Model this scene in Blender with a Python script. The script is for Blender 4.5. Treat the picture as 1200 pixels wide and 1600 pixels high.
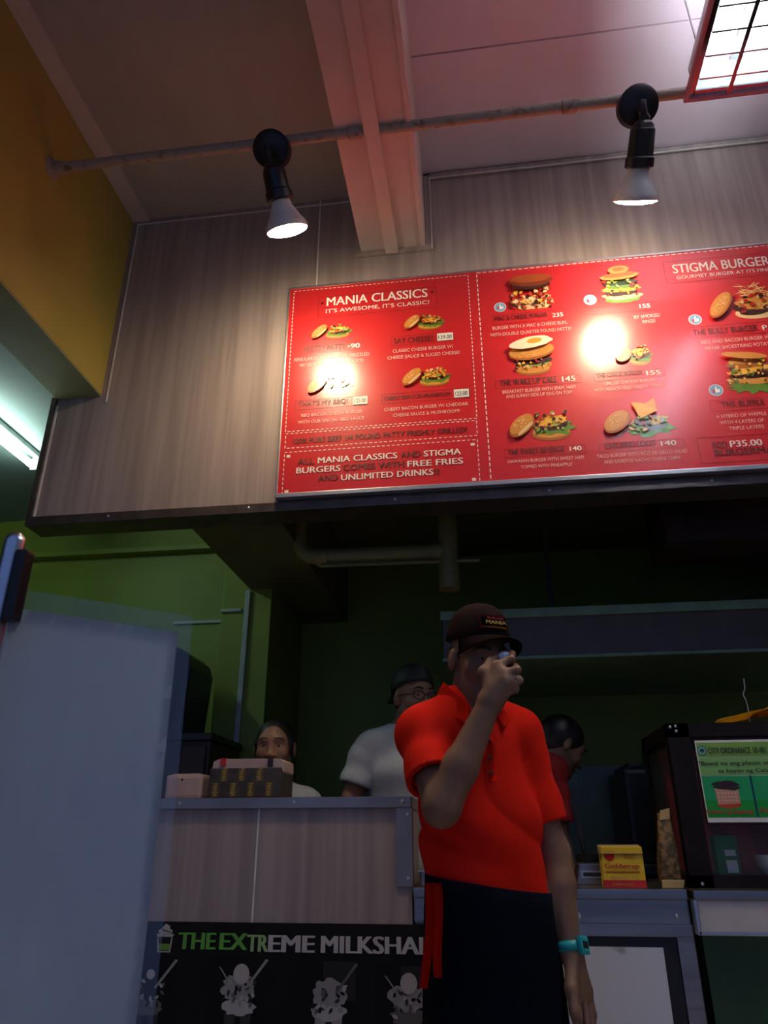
import bpy, bmesh, math, random
import numpy as np
from mathutils import Vector, Matrix, Euler
random.seed(7)
for o in list(bpy.data.objects): bpy.data.objects.remove(o)
SC = bpy.context.scene
COL = SC.collection
# ------------------------------------------------------------------ camera
FPX = 1136.74                                   # focal length in pixels of the 1200x1600 frame
PIT, YAW, ROLL = [math.radians(a) for a in (24.237, 7.573, -0.107)]
_cp, _sp, _cy, _sy = math.cos(PIT), math.sin(PIT), math.cos(YAW), math.sin(YAW)
CF = Vector((-_sy*_cp, _cy*_cp, _sp)); CR = Vector((_cy, _sy, 0)); CU = CR.cross(CF)
CR2 = CR*math.cos(ROLL) + CU*math.sin(ROLL); CU = CR2.cross(CF); CR = CR2
CAM = Vector((0, 0, 1.0))
cd = bpy.data.cameras.new('camera'); cam = bpy.data.objects.new('camera', cd); COL.objects.link(cam)
cam.matrix_world = Matrix(((CR.x, CU.x, -CF.x, CAM.x), (CR.y, CU.y, -CF.y, CAM.y), (CR.z, CU.z, -CF.z, CAM.z), (0, 0, 0, 1)))
cd.sensor_fit = 'VERTICAL'; cd.sensor_height = 24.0; cd.sensor_width = 18.0; cd.lens = 24.0*FPX/1600.0
cd.clip_start = .02
cd.dof.use_dof = True; cd.dof.focus_distance = 2.7; cd.dof.aperture_fstop = 6.5
SC.camera = cam
def at(x, y, X=None, Y=None, Z=None):
    """measured pixel -> point of the place on a known plane"""
    d = CF*FPX + CR*(x-600) - CU*(y-800)
    t = Y/d.y if Y is not None else ((Z-1.0)/d.z if Z is not None else X/d.x)
    return CAM + d*t
# ------------------------------------------------------------------ world, exposure
W = bpy.data.worlds.new('world'); SC.world = W; W.use_nodes = True
W.node_tree.nodes['Background'].inputs[0].default_value = (.30, .45, 1.0, 1)   # dusk outside the open shop front
W.node_tree.nodes['Background'].inputs[1].default_value = .28
SC.view_settings.view_transform = 'Standard'; SC.view_settings.look = 'None'
SC.view_settings.gamma = 1; SC.view_settings.use_curve_mapping = False
SC.view_settings.exposure = 0.0
P_SPOT = 12.0; L_TROFFER = 110.0; L_TUBE = 42.0
# ------------------------------------------------------------------ materials
def srgb(r, g, b):
    f = lambda c: c/12.92 if c <= .04045 else ((c+.055)/1.055)**2.4
    return (f(r/255), f(g/255), f(b/255))
MATS = {}
def mat(name, rgb, rough=.6, metal=0., var=.12, scale=14., bump=0., spec=.5, coat=0., coat_rough=.05, stretch=(1, 1, 1),
        rgb2=None, emit=None, alpha=None, trans=0., sheen=0., lo=.35, hi=.65):
    m = bpy.data.materials.new(name); m.use_nodes = True; nt = m.node_tree; b = nt.nodes['Principled BSDF']
    b.inputs['Roughness'].default_value = rough; b.inputs['Metallic'].default_value = metal
    b.inputs['Specular IOR Level'].default_value = spec
    b.inputs['Coat Weight'].default_value = coat; b.inputs['Coat Roughness'].default_value = coat_rough
    b.inputs['Sheen Weight'].default_value = sheen
    b.inputs['Transmission Weight'].default_value = trans
    if alpha is not None: b.inputs['Alpha'].default_value = alpha
    if emit:
        b.inputs['Emission Color'].default_value = (*emit[0], 1); b.inputs['Emission Strength'].default_value = emit[1]
    tc = nt.nodes.new('ShaderNodeTexCoord'); mp = nt.nodes.new('ShaderNodeMapping'); mp.inputs['Scale'].default_value = stretch
    nz = nt.nodes.new('ShaderNodeTexNoise'); nz.inputs['Scale'].default_value = scale; nz.inputs['Detail'].default_value = 5
    cr = nt.nodes.new('ShaderNodeValToRGB')
    c2 = rgb2 if rgb2 else tuple(c*(1-var) for c in rgb); c1 = rgb if rgb2 else tuple(min(1, c*(1+var)) for c in rgb)
    cr.color_ramp.elements[0].color = (*c2, 1); cr.color_ramp.elements[1].color = (*c1, 1)
    cr.color_ramp.elements[0].position = lo; cr.color_ramp.elements[1].position = hi
    nt.links.new(tc.outputs['Object'], mp.inputs[0]); nt.links.new(mp.outputs[0], nz.inputs['Vector'])
    nt.links.new(nz.outputs['Fac'], cr.inputs[0]); nt.links.new(cr.outputs[0], b.inputs['Base Color'])
    if bump:
        bp = nt.nodes.new('ShaderNodeBump'); bp.inputs['Strength'].default_value = bump; bp.inputs['Distance'].default_value = .004
        nt.links.new(nz.outputs['Fac'], bp.inputs['Height']); nt.links.new(bp.outputs[0], b.inputs['Normal'])
    MATS[name] = m
    return m
def printmat(name, rough=.35, coat=0., coat_rough=.08, spec=.5):
    m = bpy.data.materials.new(name); m.use_nodes = True; nt = m.node_tree; b = nt.nodes['Principled BSDF']
    a = nt.nodes.new('ShaderNodeVertexColor'); a.layer_name = 'Col'
    nt.links.new(a.outputs[0], b.inputs['Base Color']); b.inputs['Roughness'].default_value = rough
    b.inputs['Specular IOR Level'].default_value = spec
    b.inputs['Coat Weight'].default_value = coat; b.inputs['Coat Roughness'].default_value = coat_rough
    MATS[name] = m
    return m
mat('laminate', (.43, .35, .32), .42, var=.0, scale=9, stretch=(3.2, 1, .12), rgb2=(.315, .25, .23), bump=.05)
mat('white_bead', (.75, .72, .68), .4)
mat('dark_trim', (.16, .12, .10), .32, metal=.7, var=.2)
mat('alu', (.62, .62, .62), .32, metal=.9, var=.08)
mat('steel', (.36, .33, .31), .30, metal=1., var=.18, scale=6, stretch=(.4, 1, 5))
mat('plywood', (.54, .48, .41), .75, scale=5, rgb2=(.50, .44, .375), stretch=(2, .5, 1), bump=.05)
mat('ceiling_board', (.90, .74, .81), .6, scale=4, rgb2=(.85, .69, .76))
mat('beam_paint', (.78, .64, .58), .5, scale=5, rgb2=(.72, .58, .52))
mat('yellow_paint', (.52, .38, .08), .55, scale=3, rgb2=(.42, .35, .07))
mat('soffit_paint', (.30, .30, .14), .6, scale=4)
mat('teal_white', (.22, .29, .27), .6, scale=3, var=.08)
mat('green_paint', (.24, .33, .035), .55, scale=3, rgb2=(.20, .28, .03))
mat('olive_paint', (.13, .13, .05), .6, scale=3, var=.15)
mat('pipe_olive', (.22, .20, .07), .5, scale=6)
mat('conduit', (.42, .50, .42), .5)
mat('pipe_paint', (.40, .33, .25), .5, scale=30, rgb2=(.22, .12, .07), lo=.3, hi=.45, bump=.2)
mat('floor_tile', (.42, .37, .33), .35, scale=3, var=.1)
mat('black', (.012, .011, .012), .38, var=.3)
mat('black_gloss', (.010, .007, .007), .3, var=.3)
mat('black_case', (.010, .006, .006), .5, var=.3, spec=.2)
mat('bar_edge', (.40, .30, .24), .26, metal=1., var=.18, scale=6)  # steel tinted brown in place of a warm room reflection
mat('dark_brown', (.035, .018, .012), .45, var=.3)
mat('bulb_body', (.80, .74, .66), .25, var=.05)
mat('bulb_face', (1, .9, .7), .3, emit=((1., .80, .52), 120.0))
mat('tube', (1, 1, 1), .3, emit=((.80, .92, 1.0), L_TROFFER))
mat('tube_left', (1, 1, 1), .3, emit=((.75, 1.0, .92), L_TUBE))
mat('tube_cap', (.7, .7, .7), .3, metal=.6)
mat('troffer_frame', (.75, .30, .34), .35, var=.1)  # reflected red is painted into the frame colour
mat('reflector', (.80, .82, .86), .12, metal=1., var=.03)
mat('board_red', (.56, .018, .022), .30, spec=.5, coat=.6, coat_rough=.19, var=.06, scale=3)
mat('ink_white', (.86, .78, .74), .45, var=.02)
mat('ink_pink', (.80, .52, .48), .45, var=.02)
mat('ink_dark', (.10, .012, .012), .45, var=.05)
mat('ink_black', (.02, .02, .03), .45, var=.05)
mat('ink_green', (.13, .42, .04), .45, var=.1)
mat('ink_lime', (.40, .60, .22), .45, var=.1)
mat('ink_red', (.55, .02, .02), .45, var=.05)
mat('ink_gold', (.55, .38, .06), .45, var=.05)
mat('ink_grey', (.62, .58, .55), .45, var=.05)
mat('sticker', (.80, .78, .74), .5, var=.03)
printmat('print_gloss', .30, coat=.6, coat_rough=.19)
printmat('print_matte', .6, spec=.2)
mat('banner_black', (.008, .008, .008), .6, spec=.2, var=.2)
mat('sheet_paper', (.80, .90, 1.0), .45, scale=4, var=.05)
def clear_mat(name, rgb, fac, rough):
    m = bpy.data.materials.new(name); m.use_nodes = True; nt = m.node_tree; nt.nodes.clear()
    o = nt.nodes.new('ShaderNodeOutputMaterial'); mx = nt.nodes.new('ShaderNodeMixShader'); t = nt.nodes.new('ShaderNodeBsdfTransparent')
    p = nt.nodes.new('ShaderNodeBsdfPrincipled'); p.inputs['Base Color'].default_value = (*rgb, 1); p.inputs['Roughness'].default_value = rough
    nz = nt.nodes.new('ShaderNodeTexNoise'); nz.inputs['Scale'].default_value = 6
    mr = nt.nodes.new('ShaderNodeMapRange'); mr.inputs[3].default_value = fac*.8; mr.inputs[4].default_value = fac*1.2
    nt.links.new(nz.outputs['Fac'], mr.inputs[0]); nt.links.new(mr.outputs[0], mx.inputs[0])
    nt.links.new(t.outputs[0], mx.inputs[1]); nt.links.new(p.outputs[0], mx.inputs[2]); nt.links.new(mx.outputs[0], o.inputs[0])
    MATS[name] = m
clear_mat('film', (.48, .62, .85), .22, .25)
clear_mat('glass', (.10, .12, .12), .16, .04)
mat('chrome', (.60, .66, .74), .25, metal=1., var=.1)
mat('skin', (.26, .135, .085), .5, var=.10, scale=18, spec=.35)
mat('skin_woman', (.24, .125, .08), .5, var=.1, scale=18, spec=.3)  # the woman's own skin tone
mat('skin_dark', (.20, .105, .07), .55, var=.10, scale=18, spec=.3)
mat('hair', (.012, .010, .010), .5, var=.3, scale=60)
mat('cap_brown', (.020, .009, .008), .9, spec=.1, var=.15, scale=120, bump=.15)
mat('cap_black', (.012, .012, .014), .6, var=.2)
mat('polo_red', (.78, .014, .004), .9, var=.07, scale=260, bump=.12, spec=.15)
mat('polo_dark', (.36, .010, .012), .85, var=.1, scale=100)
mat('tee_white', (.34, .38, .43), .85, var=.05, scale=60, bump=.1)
mat('navy', (.006, .009, .020), .9, spec=.15, var=.2, scale=90, bump=.1)
mat('trouser', (.014, .014, .018), .85, var=.2)
mat('teal_rubber', (.02, .44, .42), .45, var=.08)
mat('eye_white', (.26, .23, .21), .3); mat('eye_dark', (.015, .01, .008), .2)
mat('lip', (.22, .08, .065), .45)
mat('silver', (.85, .85, .85), .12, metal=1.)
mat('tissue', (.55, .66, .85), .7)
mat('patch_red', (.42, .03, .015), .7); mat('patch_gold', (.55, .34, .05), .6)
mat('box_yellow', (.80, .52, .012), .45, var=.05); mat('carton_inside', (.28, .20, .09), .7)
mat('paper_brown', (.24, .13, .045), .6, scale=55, rgb2=(.05, .03, .015), lo=.42, hi=.60)
mat('kraft', (.48, .33, .14), .6)
mat('mania_box', (.050, .040, .030), .5, var=.3, scale=30)
mat('pink_box', (.50, .36, .33), .55, var=.06)
mat('apron_white', (.62, .55, .53), .4, var=.05)
mat('panel_green', (.035, .10, .035), .4, var=.2, scale=5)
mat('hood_green', (.26, .42, .24), .4, var=.1); mat('hood_grey', (.11, .10, .08), .4, var=.1)
mat('splash', (.16, .19, .15), .4, metal=.3, var=.2, scale=5)
mat('poster_grey', (.76, .76, .80), .4, scale=7, rgb2=(.10, .10, .12), lo=.30, hi=.40)
mat('carton_green', (.012, .18, .05), .4); mat('dark_red', (.42, .010, .022), .5)
mat('white_plastic', (.7, .72, .72), .35)
mat('leaf_yellow', (.70, .45, .05), .55, scale=10, var=.2)
# ------------------------------------------------------------------ mesh helpers
def bm_(): return bmesh.new()
def obj(name, bm, m, parent=None, smooth=False, bevel=0.):
    if bevel: bmesh.ops.bevel(bm, geom=list(bm.edges), offset=bevel, segments=2, affect='EDGES', clamp_overlap=True, profile=.7)
    bmesh.ops.recalc_face_normals(bm, faces=list(bm.faces))
    me = bpy.data.meshes.new(name); bm.to_mesh(me); bm.free()
    return link(name, me, m, parent, smooth)
def link(name, me, m, parent=None, smooth=False):
    o = bpy.data.objects.new(name, me); COL.objects.link(o)
    if m: me.materials.append(MATS[m] if isinstance(m, str) else m)
    if smooth:
        me.polygons.foreach_set('use_smooth', [True]*len(me.polygons))
        if smooth != 'all': me.set_sharp_from_angle(angle=math.radians(40))
    if parent: adopt(o, parent)
    return o
BASE = {}
def adopt(o, parent):
    o.parent = parent
    if parent.name in BASE: o.matrix_parent_inverse = Matrix.Translation(BASE[parent.name]).inverted()
def thing(name, label, cat, loc, group=None):
    o = bpy.data.objects.new(name, None); COL.objects.link(o); o.location = loc; o.empty_display_size = .05
    BASE[o.name] = Vector(loc); o['label'] = label; o['category'] = cat
    if group: o['group'] = group
    return o
def tag(o, label, cat, group=None):
    o['label'] = label; o['category'] = cat
    if group: o['group'] = group
    return o
def struct(o): o['kind'] = 'structure'; return o
def box(bm, x0, x1, y0, y1, z0, z1, M=None):
    v = [bm.verts.new(Vector((x, y, z)) if M is None else M @ Vector((x, y, z))) for x in (x0, x1) for y in (y0, y1) for z in (z0, z1)]
    for f in ((0, 1, 3, 2), (4, 6, 7, 5), (0, 4, 5, 1), (2, 3, 7, 6), (0, 2, 6, 4), (1, 5, 7, 3)): bm.faces.new([v[i] for i in f])
    return bm
def bx(*a, M=None): return box(bm_(), *a, M=M)
def frame_of(d):
    d = Vector(d).normalized(); a = Vector((0, 0, 1)) if abs(d.z) < .9 else Vector((1, 0, 0))
    u = d.cross(a).normalized(); return u, d.cross(u).normalized(), d
def loft(bm, rings, cap=True, closed=True):
    R = [[bm.verts.new(p) for p in r] for r in rings]; n = len(R[0])
    for a, b in zip(R, R[1:]):
        for i in range(n if closed else n-1): bm.faces.new((a[i], a[(i+1) % n], b[(i+1) % n], b[i]))
    if cap and closed: bm.faces.new(R[0][::-1]); bm.faces.new(R[-1])
    return bm
def lathe(bm, o, d, prof, n=24):
    u, v, d = frame_of(d); o = Vector(o)
    return loft(bm, [[o + d*h + (u*math.cos(2*math.pi*i/n) + v*math.sin(2*math.pi*i/n))*max(r, 1e-4) for i in range(n)] for h, r in prof])
def cyl(bm, a, b, r0, r1=None, n=16):
    a, b = Vector(a), Vector(b); return lathe(bm, a, b-a, [(0, r0), ((b-a).length, r0 if r1 is None else r1)], n)
def tube(bm, pts, r, n=10):
    pts = [Vector(p) for p in pts]; rings = []; u = None
    for i, p in enumerate(pts):
        d = (pts[min(i+1, len(pts)-1)] - pts[max(i-1, 0)]).normalized()
        if u is None: u, v, _ = frame_of(d)
        u = (u - d*u.dot(d)).normalized(); v = d.cross(u)
        rr = r[i] if isinstance(r, (list, tuple)) else r
        rings.append([p + (u*math.cos(2*math.pi*k/n) + v*math.sin(2*math.pi*k/n))*rr for k in range(n)])
    return loft(bm, rings)
def ball(bm, c, r, n=2):
    r = r if isinstance(r, (tuple, list)) else (r, r, r)
    M = Matrix.Translation(Vector(c)) @ Matrix.Diagonal((*r, 1)); bmesh.ops.create_icosphere(bm, subdivisions=n, radius=1, matrix=M); return bm
def prism(bm, pts, y0, y1):
    """outline in x-z, extruded from y0 to y1"""
    a = [bm.verts.new((x, y0, z)) for x, z in pts]; b = [bm.verts.new((x, y1, z)) for x, z in pts]; n = len(pts)
    bm.faces.new(a); bm.faces.new(b[::-1])
    for i in range(n): bm.faces.new((a[i], b[i], b[(i+1) % n], a[(i+1) % n]))
    return bm
def pic(name, polys, m, parent, Y, M=None, step=.00025):
    """flat print: coloured patches, each a hair above the one before"""
    me = bpy.data.meshes.new(name); V = []; Fc = []; cols = []
    for k, (pts, c) in enumerate(polys):
        s = len(V); V += [(x, Y-step*k, z) for x, z in pts]; Fc.append(list(range(s, s+len(pts)))); cols.append((*c, 1))
    me.from_pydata([tuple(M @ Vector(v)) for v in V] if M else V, [], Fc)
    ca = me.color_attributes.new('Col', 'FLOAT_COLOR', 'CORNER'); arr = []
    for p in me.polygons:
        for _ in p.loop_indices: arr += cols[p.index]
    ca.data.foreach_set('color', arr)
    return link(name, me, m, parent)
def oval(cx, cz, rx, rz, a=0., n=22, jag=0., rng=random, t0=0., t1=2*math.pi):
    P = []
    for i in range(n):
        t = t0 + (t1-t0)*i/(n if t1-t0 > 6.28 else n-1); k = 1 + jag*(rng.random()-.5); x, z = rx*k*math.cos(t), rz*k*math.sin(t)
        P.append((cx + x*math.cos(a) - z*math.sin(a), cz + x*math.sin(a) + z*math.cos(a)))
    return P
def rect(x0, x1, z0, z1): return [(x0, z0), (x1, z0), (x1, z1), (x0, z1)]
def text(s, m, parent, x0, x1, z0, h, Y, bold=0., M=None, name='lettering'):
    """printed words fitted between x0 and x1 with cap height h, standing on z0 in the plane y = Y"""
    cu = bpy.data.curves.new('t', 'FONT'); cu.body = s; cu.size = 1; cu.resolution_u = 3; cu.fill_mode = 'FRONT'
    o = bpy.data.objects.new('t', cu); COL.objects.link(o)
    dg = bpy.context.evaluated_depsgraph_get(); me = bpy.data.meshes.new_from_object(o.evaluated_get(dg))
    bpy.data.objects.remove(o); bpy.data.curves.remove(cu)
    n = len(me.vertices); co = np.empty(n*3); me.vertices.foreach_get('co', co); co = co.reshape(-1, 3)
    a, b = co[:, 0].min(), co[:, 0].max(); caph = .729
    out = np.stack([x0 + (co[:, 0]-a)/(b-a)*(x1-x0), np.full(n, Y), z0 + co[:, 1]/caph*h], 1)
    k = 1
    if bold:                                                # heavy strokes: the same outline printed again a hair to each side
        sx = bold*.75*(x1-x0)/(b-a); k = 3; out = np.concatenate([out+[-sx, 0, 0], out+[sx, -.00012, 0], out+[0, -.00024, 0]])
        polys = [list(p.vertices) for p in me.polygons]; m2 = bpy.data.meshes.new(name)
        m2.from_pydata([tuple(v) for v in out], [], polys+[[i+n for i in p] for p in polys]+[[i+2*n for i in p] for p in polys]); bpy.data.meshes.remove(me); me = m2
    if M is not None:
        Mn = np.array(M); out = out @ Mn[:3, :3].T + Mn[:3, 3]
    me.vertices.foreach_set('co', out.reshape(-1)); me.materials.clear(); me.update(); me.name = name
    return link(name, me, m, parent)
# ------------------------------------------------------------------ the setting
D = 2.60
f = struct(obj('floor', bx(-5, 3.3, -4, 4.4, -.05, 0), 'floor_tile'))
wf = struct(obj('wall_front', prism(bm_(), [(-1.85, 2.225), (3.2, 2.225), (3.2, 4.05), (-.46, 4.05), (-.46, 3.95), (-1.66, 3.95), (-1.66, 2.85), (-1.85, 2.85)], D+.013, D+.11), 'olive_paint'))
obj('panel', prism(bm_(), [(-1.85, 2.225), (-.663, 2.225), (-.663, 3.9), (-1.64, 3.9), (-1.64, 2.84), (-1.85, 2.84)], D, D+.013), 'laminate', wf)
for x0, x1, zt in ((-.659, 1.74, 3.99), (1.744, 3.2, 3.99)):
    obj('panel', bx(x0, x1, D, D+.013, 2.225, zt), 'laminate', wf)
for z0, z1, x in ((2.225, 3.9, -.661), (2.225, 4.0, 1.742)):
    obj('joint_strip', bx(x-.004, x+.004, D-.003, D+.004, z0, z1), 'white_bead', wf)
t = struct(obj('trim_1', bx(-1.872, 3.2, D-.012, D+.12, 2.206, 2.246), 'dark_trim', bevel=.003))
for x in np.arange(-1.5, 3, .6): obj('screw', lathe(bm_(), (x, D-.012, 2.228), (0, -1, 0), [(0, .006), (.002, .006), (.004, .002)], 10), 'alu', t, True)
struct(obj('trim_2', bx(-1.872, -1.848, D-.012, D+.12, 2.246, 2.842), 'dark_trim', bevel=.003))
struct(obj('trim_3', bx(-1.846, -1.838, D-.006, D+.002, 2.246, 2.80), 'white_bead'))
b = bm_(); box(b, -1.612, -1.606, D-.005, D+.002, 2.80, 3.87); box(b, -1.612, -.47, D-.005, D+.002, 3.865, 3.871)
struct(obj('trim_4', b, 'white_bead'))
b = bm_(); box(b, -.475, -.115, D-.014, D+.002, 3.500, 3.528); box(b, -.145, -.117, D-.014, D+.002, 3.528, 3.97); box(b, -.117, 3.2, D-.014, D+.002, 3.955, 3.985)
struct(obj('trim_5', b, 'laminate', bevel=.003))
b = bm_(); box(b, -.118, -.113, D-.018, D-.012, 3.50, 3.955); box(b, -.113, 3.2, D-.018, D-.012, 3.950, 3.955)
struct(obj('trim_6', b, 'white_bead'))
# main ceilings
struct(obj('ceiling', bx(-1.66, -.44, -.6, D+.02, 3.9, 3.96), 'plywood'))
b = bm_(); box(b, -1.64, -1.555, -.6, D, 3.885, 3.90); struct(obj('trim_7', b, 'beam_paint', bevel=.004))
cr_ = struct(obj('ceiling_right', bx(-.16, 3.3, -.6, D+.02, 4.03, 4.08), 'black'))
y = D
while y > -.6:
    y0 = max(y-.6, -.6); obj('ceiling_panel', bx(-.155, 3.3, y0+.006, y-.001, 4.0, 4.031), 'ceiling_board', cr_, bevel=.002); y -= .6
bmn = struct(obj('beam', bx(-.452, -.147, -.6, D+.02, 3.53, 4.05), 'beam_paint', bevel=.006))
obj('trunking', bx(-.335, -.275, -.6, D-.002, 3.500, 3.531), 'beam_paint', bmn, bevel=.008)
obj('edge_strip', bx(-.170, -.150, -.6, D-.002, 3.522, 3.531), 'beam_paint', bmn, bevel=.003)
yb = struct(obj('beam_left', bx(-1.85, -1.64, -.6, D+.011, 2.845, 3.95), 'yellow_paint'))
obj('beam_soffit', bx(-1.852, -1.641, -.6, D+.011, 2.835, 2.846), 'soffit_paint', yb)
b = bm_(); box(b, -5, -1.846, -.6, 4.0, 2.86, 2.92); box(b, -1.846, -1.2, D+.11, 4.0, 2.86, 2.92); struct(obj('ceiling_left', b, 'teal_white'))
# room behind on the left, and the kitchen
struct(obj('wall_back', bx(-5, -1.34, 3.92, 4.0, 0, 2.87), 'green_paint'))
struct(obj('trim_8', bx(-5, -1.35, 3.855, 3.922, 2.58, 2.612), 'green_paint', bevel=.004))
struct(obj('wall_left', bx(-5.08, -5, -4, 4.0, 0, 2.9), 'green_paint'))
struct(obj('pillar', bx(-1.352, -1.082, 3.6, 4.35, 0, 2.86), 'green_paint', bevel=.004))
struct(obj('wall_kitchen', bx(-1.09, 3.3, 4.3, 4.38, 0, 2.95), 'green_paint'))
struct(obj('wall_right', bx(3.2, 3.28, -4, 4.38, 0, 4.05), 'laminate'))
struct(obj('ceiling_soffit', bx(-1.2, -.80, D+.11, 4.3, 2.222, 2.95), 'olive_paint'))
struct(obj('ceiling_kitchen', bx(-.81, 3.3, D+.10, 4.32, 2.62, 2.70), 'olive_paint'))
struct(obj('beam_kitchen', bx(.80, 3.2, 2.95, 3.25, 2.13, 2.63), 'dark_brown'))
# ------------------------------------------------------------------ pipe rail and lamps
PY, PZ = 1.955, 3.525
t = thing('pipe_rail', 'rusty painted metal pipe running across under the ceiling, carrying both spot lamps', 'pipe', (-1.64, PY, PZ))
obj('pipe', cyl(bm_(), (-1.64, PY, PZ), (3.2, PY, PZ), .020, n=18), 'pipe_paint', t, True)
b = lathe(bm_(), (-1.642, PY, PZ), (1, 0, 0), [(0, .046), (.008, .046), (.012, .030), (.05, .027), (.05, .020)], 20); obj('wall_flange', b, 'pipe_paint', t, True)
for x in (-.40, .42): obj('coupling', lathe(bm_(), (x, PY, PZ), (1, 0, 0), [(0, .021), (.004, .026), (.05, .026), (.054, .021)], 18), 'pipe_paint', t, True)
def lamp(bx_, face, label, aim):
    """round junction box on the pipe, swivel, black holder and reflector bulb"""
    B = Vector((bx_, PY-.012, PZ-.060)); Fp = Vector(face); J = B + Vector((.008, -.010, -.080))
    t = thing('spot_lamp', label, 'lamp', B, 'spot lamps on the pipe rail')
    obj('junction_box', lathe(bm_(), B+Vector((0, .03, .03)), (0, -.75, -.66), [(0, .064), (.005, .072), (.055, .072), (.060, .066), (.064, .03)], 28), 'black', t, True)
    b = bm_(); tube(b, [B+Vector((0, -.045, -.035)), B+Vector((0, -.035, -.07)), J], .016); ball(b, J, .023); obj('swivel', b, 'black', t, True)
    d = (Fp-J).normalized(); L = (Fp-J).length
    obj('lamp_holder', lathe(bm_(), J, d, [(0, .015), (.010, .032), (.02, .038), (.03, .040), (.034, .044), (L-.15, .047), (L-.145, .052), (L-.115, .052), (L-.11, .045)], 26), 'black', t, True)
    bu = obj('bulb', lathe(bm_(), J, d, [(L-.12, .035), (L-.09, .042), (L-.05, .062), (L-.022, .080), (L-.008, .083), (L, .080), (L+.001, .076)], 32), 'bulb_body', t, True)
    obj('bulb_face', lathe(bm_(), J, d, [(L-.006, .079), (L+.003, .077), (L+.009, .060), (L+.013, .03), (L+.014, .001)], 32), 'bulb_face', bu, True)
    ld = bpy.data.lights.new('lamp_light', 'SPOT'); ld.energy = P_SPOT; ld.color = (1, .66, .36); ld.spot_size = math.radians(150); ld.spot_blend = .9; ld.shadow_soft_size = .06
    lo = bpy.data.objects.new('lamp_light', ld); COL.objects.link(lo); lo.location = Fp + d*.03
    lo.rotation_euler = Vector(aim).to_track_quat('-Z', 'Y').to_euler(); adopt(lo, t)
F1 = at(449, 360, Y=2.07); F2 = at(993, 314, Y=2.13)
lamp(-.700, F1, 'lit black spot lamp above the left menu panel, its bulb face turned to us', (.12, .45, -.85))
lamp(.690, F2, 'lit black spot lamp beside the ceiling light fixture, its bulb seen edge on', (.0, .5, -.8))
# ------------------------------------------------------------------ louvred ceiling fixture, top right
TX0, TX1, TY0, TY1, TZ = .832, 1.432, .68, 1.90, 3.40
t = thing('ceiling_light', 'glowing fluorescent ceiling fixture with mirrored louvre and frame coloured with a red reflection', 'ceiling light', (TX0, TY0, TZ))
b = bm_(); w = .012; H0, H1 = TZ+.016, TZ+.13
box(b, TX0, TX1, TY0, TY0+w, TZ, H0); box(b, TX0, TX1, TY1-w, TY1, TZ, H0); box(b, TX0, TX0+w, TY0+w, TY1-w, TZ, H0); box(b, TX1-w, TX1, TY0+w, TY1-w, TZ, H0)
obj('frame', b, 'troffer_frame', t)
b = bm_(); q = .03; box(b, TX0+q, TX1-q, TY0+q, TY0+q+.004, H0, H1); box(b, TX0+q, TX1-q, TY1-q-.004, TY1-q, H0, H1); box(b, TX0+q, TX0+q+.004, TY0+q, TY1-q, H0, H1); box(b, TX1-q-.004, TX1-q, TY0+q, TY1-q, H0, H1)
box(b, TX0+w, TX0+q+.004, TY0+w, TY1-w, H0-.002, H0+.002); box(b, TX1-q-.004, TX1-w, TY0+w, TY1-w, H0-.002, H0+.002); box(b, TX0+q, TX1-q, TY1-q-.004, TY1-w, H0-.002, H0+.002); box(b, TX0+q, TX1-q, TY0+w, TY0+q+.004, H0-.002, H0+.002)
obj('housing', b, 'reflector', t)
for x0, x1 in ((TX0+.03, TX0+.162), (TX0+.198, TX1-.198), (TX1-.162, TX1-.03)): obj('reflector_strip', bx(x0, x1, TY0+.03, TY1-.03, H1+.001, H1+.008), 'white_plastic', t)  # white strips added to widen the glow, gapped to light the ceiling
for i in range(1, 4):
    x = TX0 + (TX1-TX0)*i/4
    obj('louvre_blade', prism(bm_(), [(x-.007, TZ+.004), (x+.007, TZ+.004), (x+.002, TZ+.075), (x-.002, TZ+.075)], TY0+w, TY1-w), 'reflector', t)
for i in range(1, 15):
    y = TY0 + (TY1-TY0)*i/15; obj('louvre_slat', bx(TX0+.035, TX1-.035, y-.003, y+.003, TZ+.006, TZ+.082), 'reflector', t)
for x in (TX0+.18, TX1-.18):
    tb = obj('fluorescent_tube', cyl(bm_(), (x, TY0+.09, TZ+.098), (x, TY1-.09, TZ+.098), .014, n=14), 'tube', t, True)
    for ya in (TY0+.05, TY1-.09): obj('tube_cap', cyl(bm_(), (x, ya, TZ+.098), (x, ya+.04, TZ+.098), .015), 'tube_cap', tb, True)
for x in (TX0+.05, TX1-.05):
    for y in (TY0+.1, TY1-.1): obj('hanger', cyl(bm_(), (x, y, TZ+.14), (x, y, 4.0), .004, n=8), 'alu', t)
# ------------------------------------------------------------------ batten light in the room behind
t = thing('batten_light', 'bare fluorescent tube on a batten under the low ceiling at far left', 'ceiling light', (-2.25, 2.5, 2.86))
obj('batten', bx(-2.268, -2.238, 2.44, 3.16, 2.832, 2.859), 'white_plastic', t, bevel=.003)
obj('fluorescent_tube', cyl(bm_(), (-2.262, 2.50, 2.785), (-2.262, 3.10, 2.785), .017, n=14), 'tube_left', t, True)
for y in (2.487, 3.113): obj('tube_holder', bx(-2.28, -2.245, y-.012, y+.012, 2.765, 2.833), 'white_plastic', t, bevel=.003)
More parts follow.
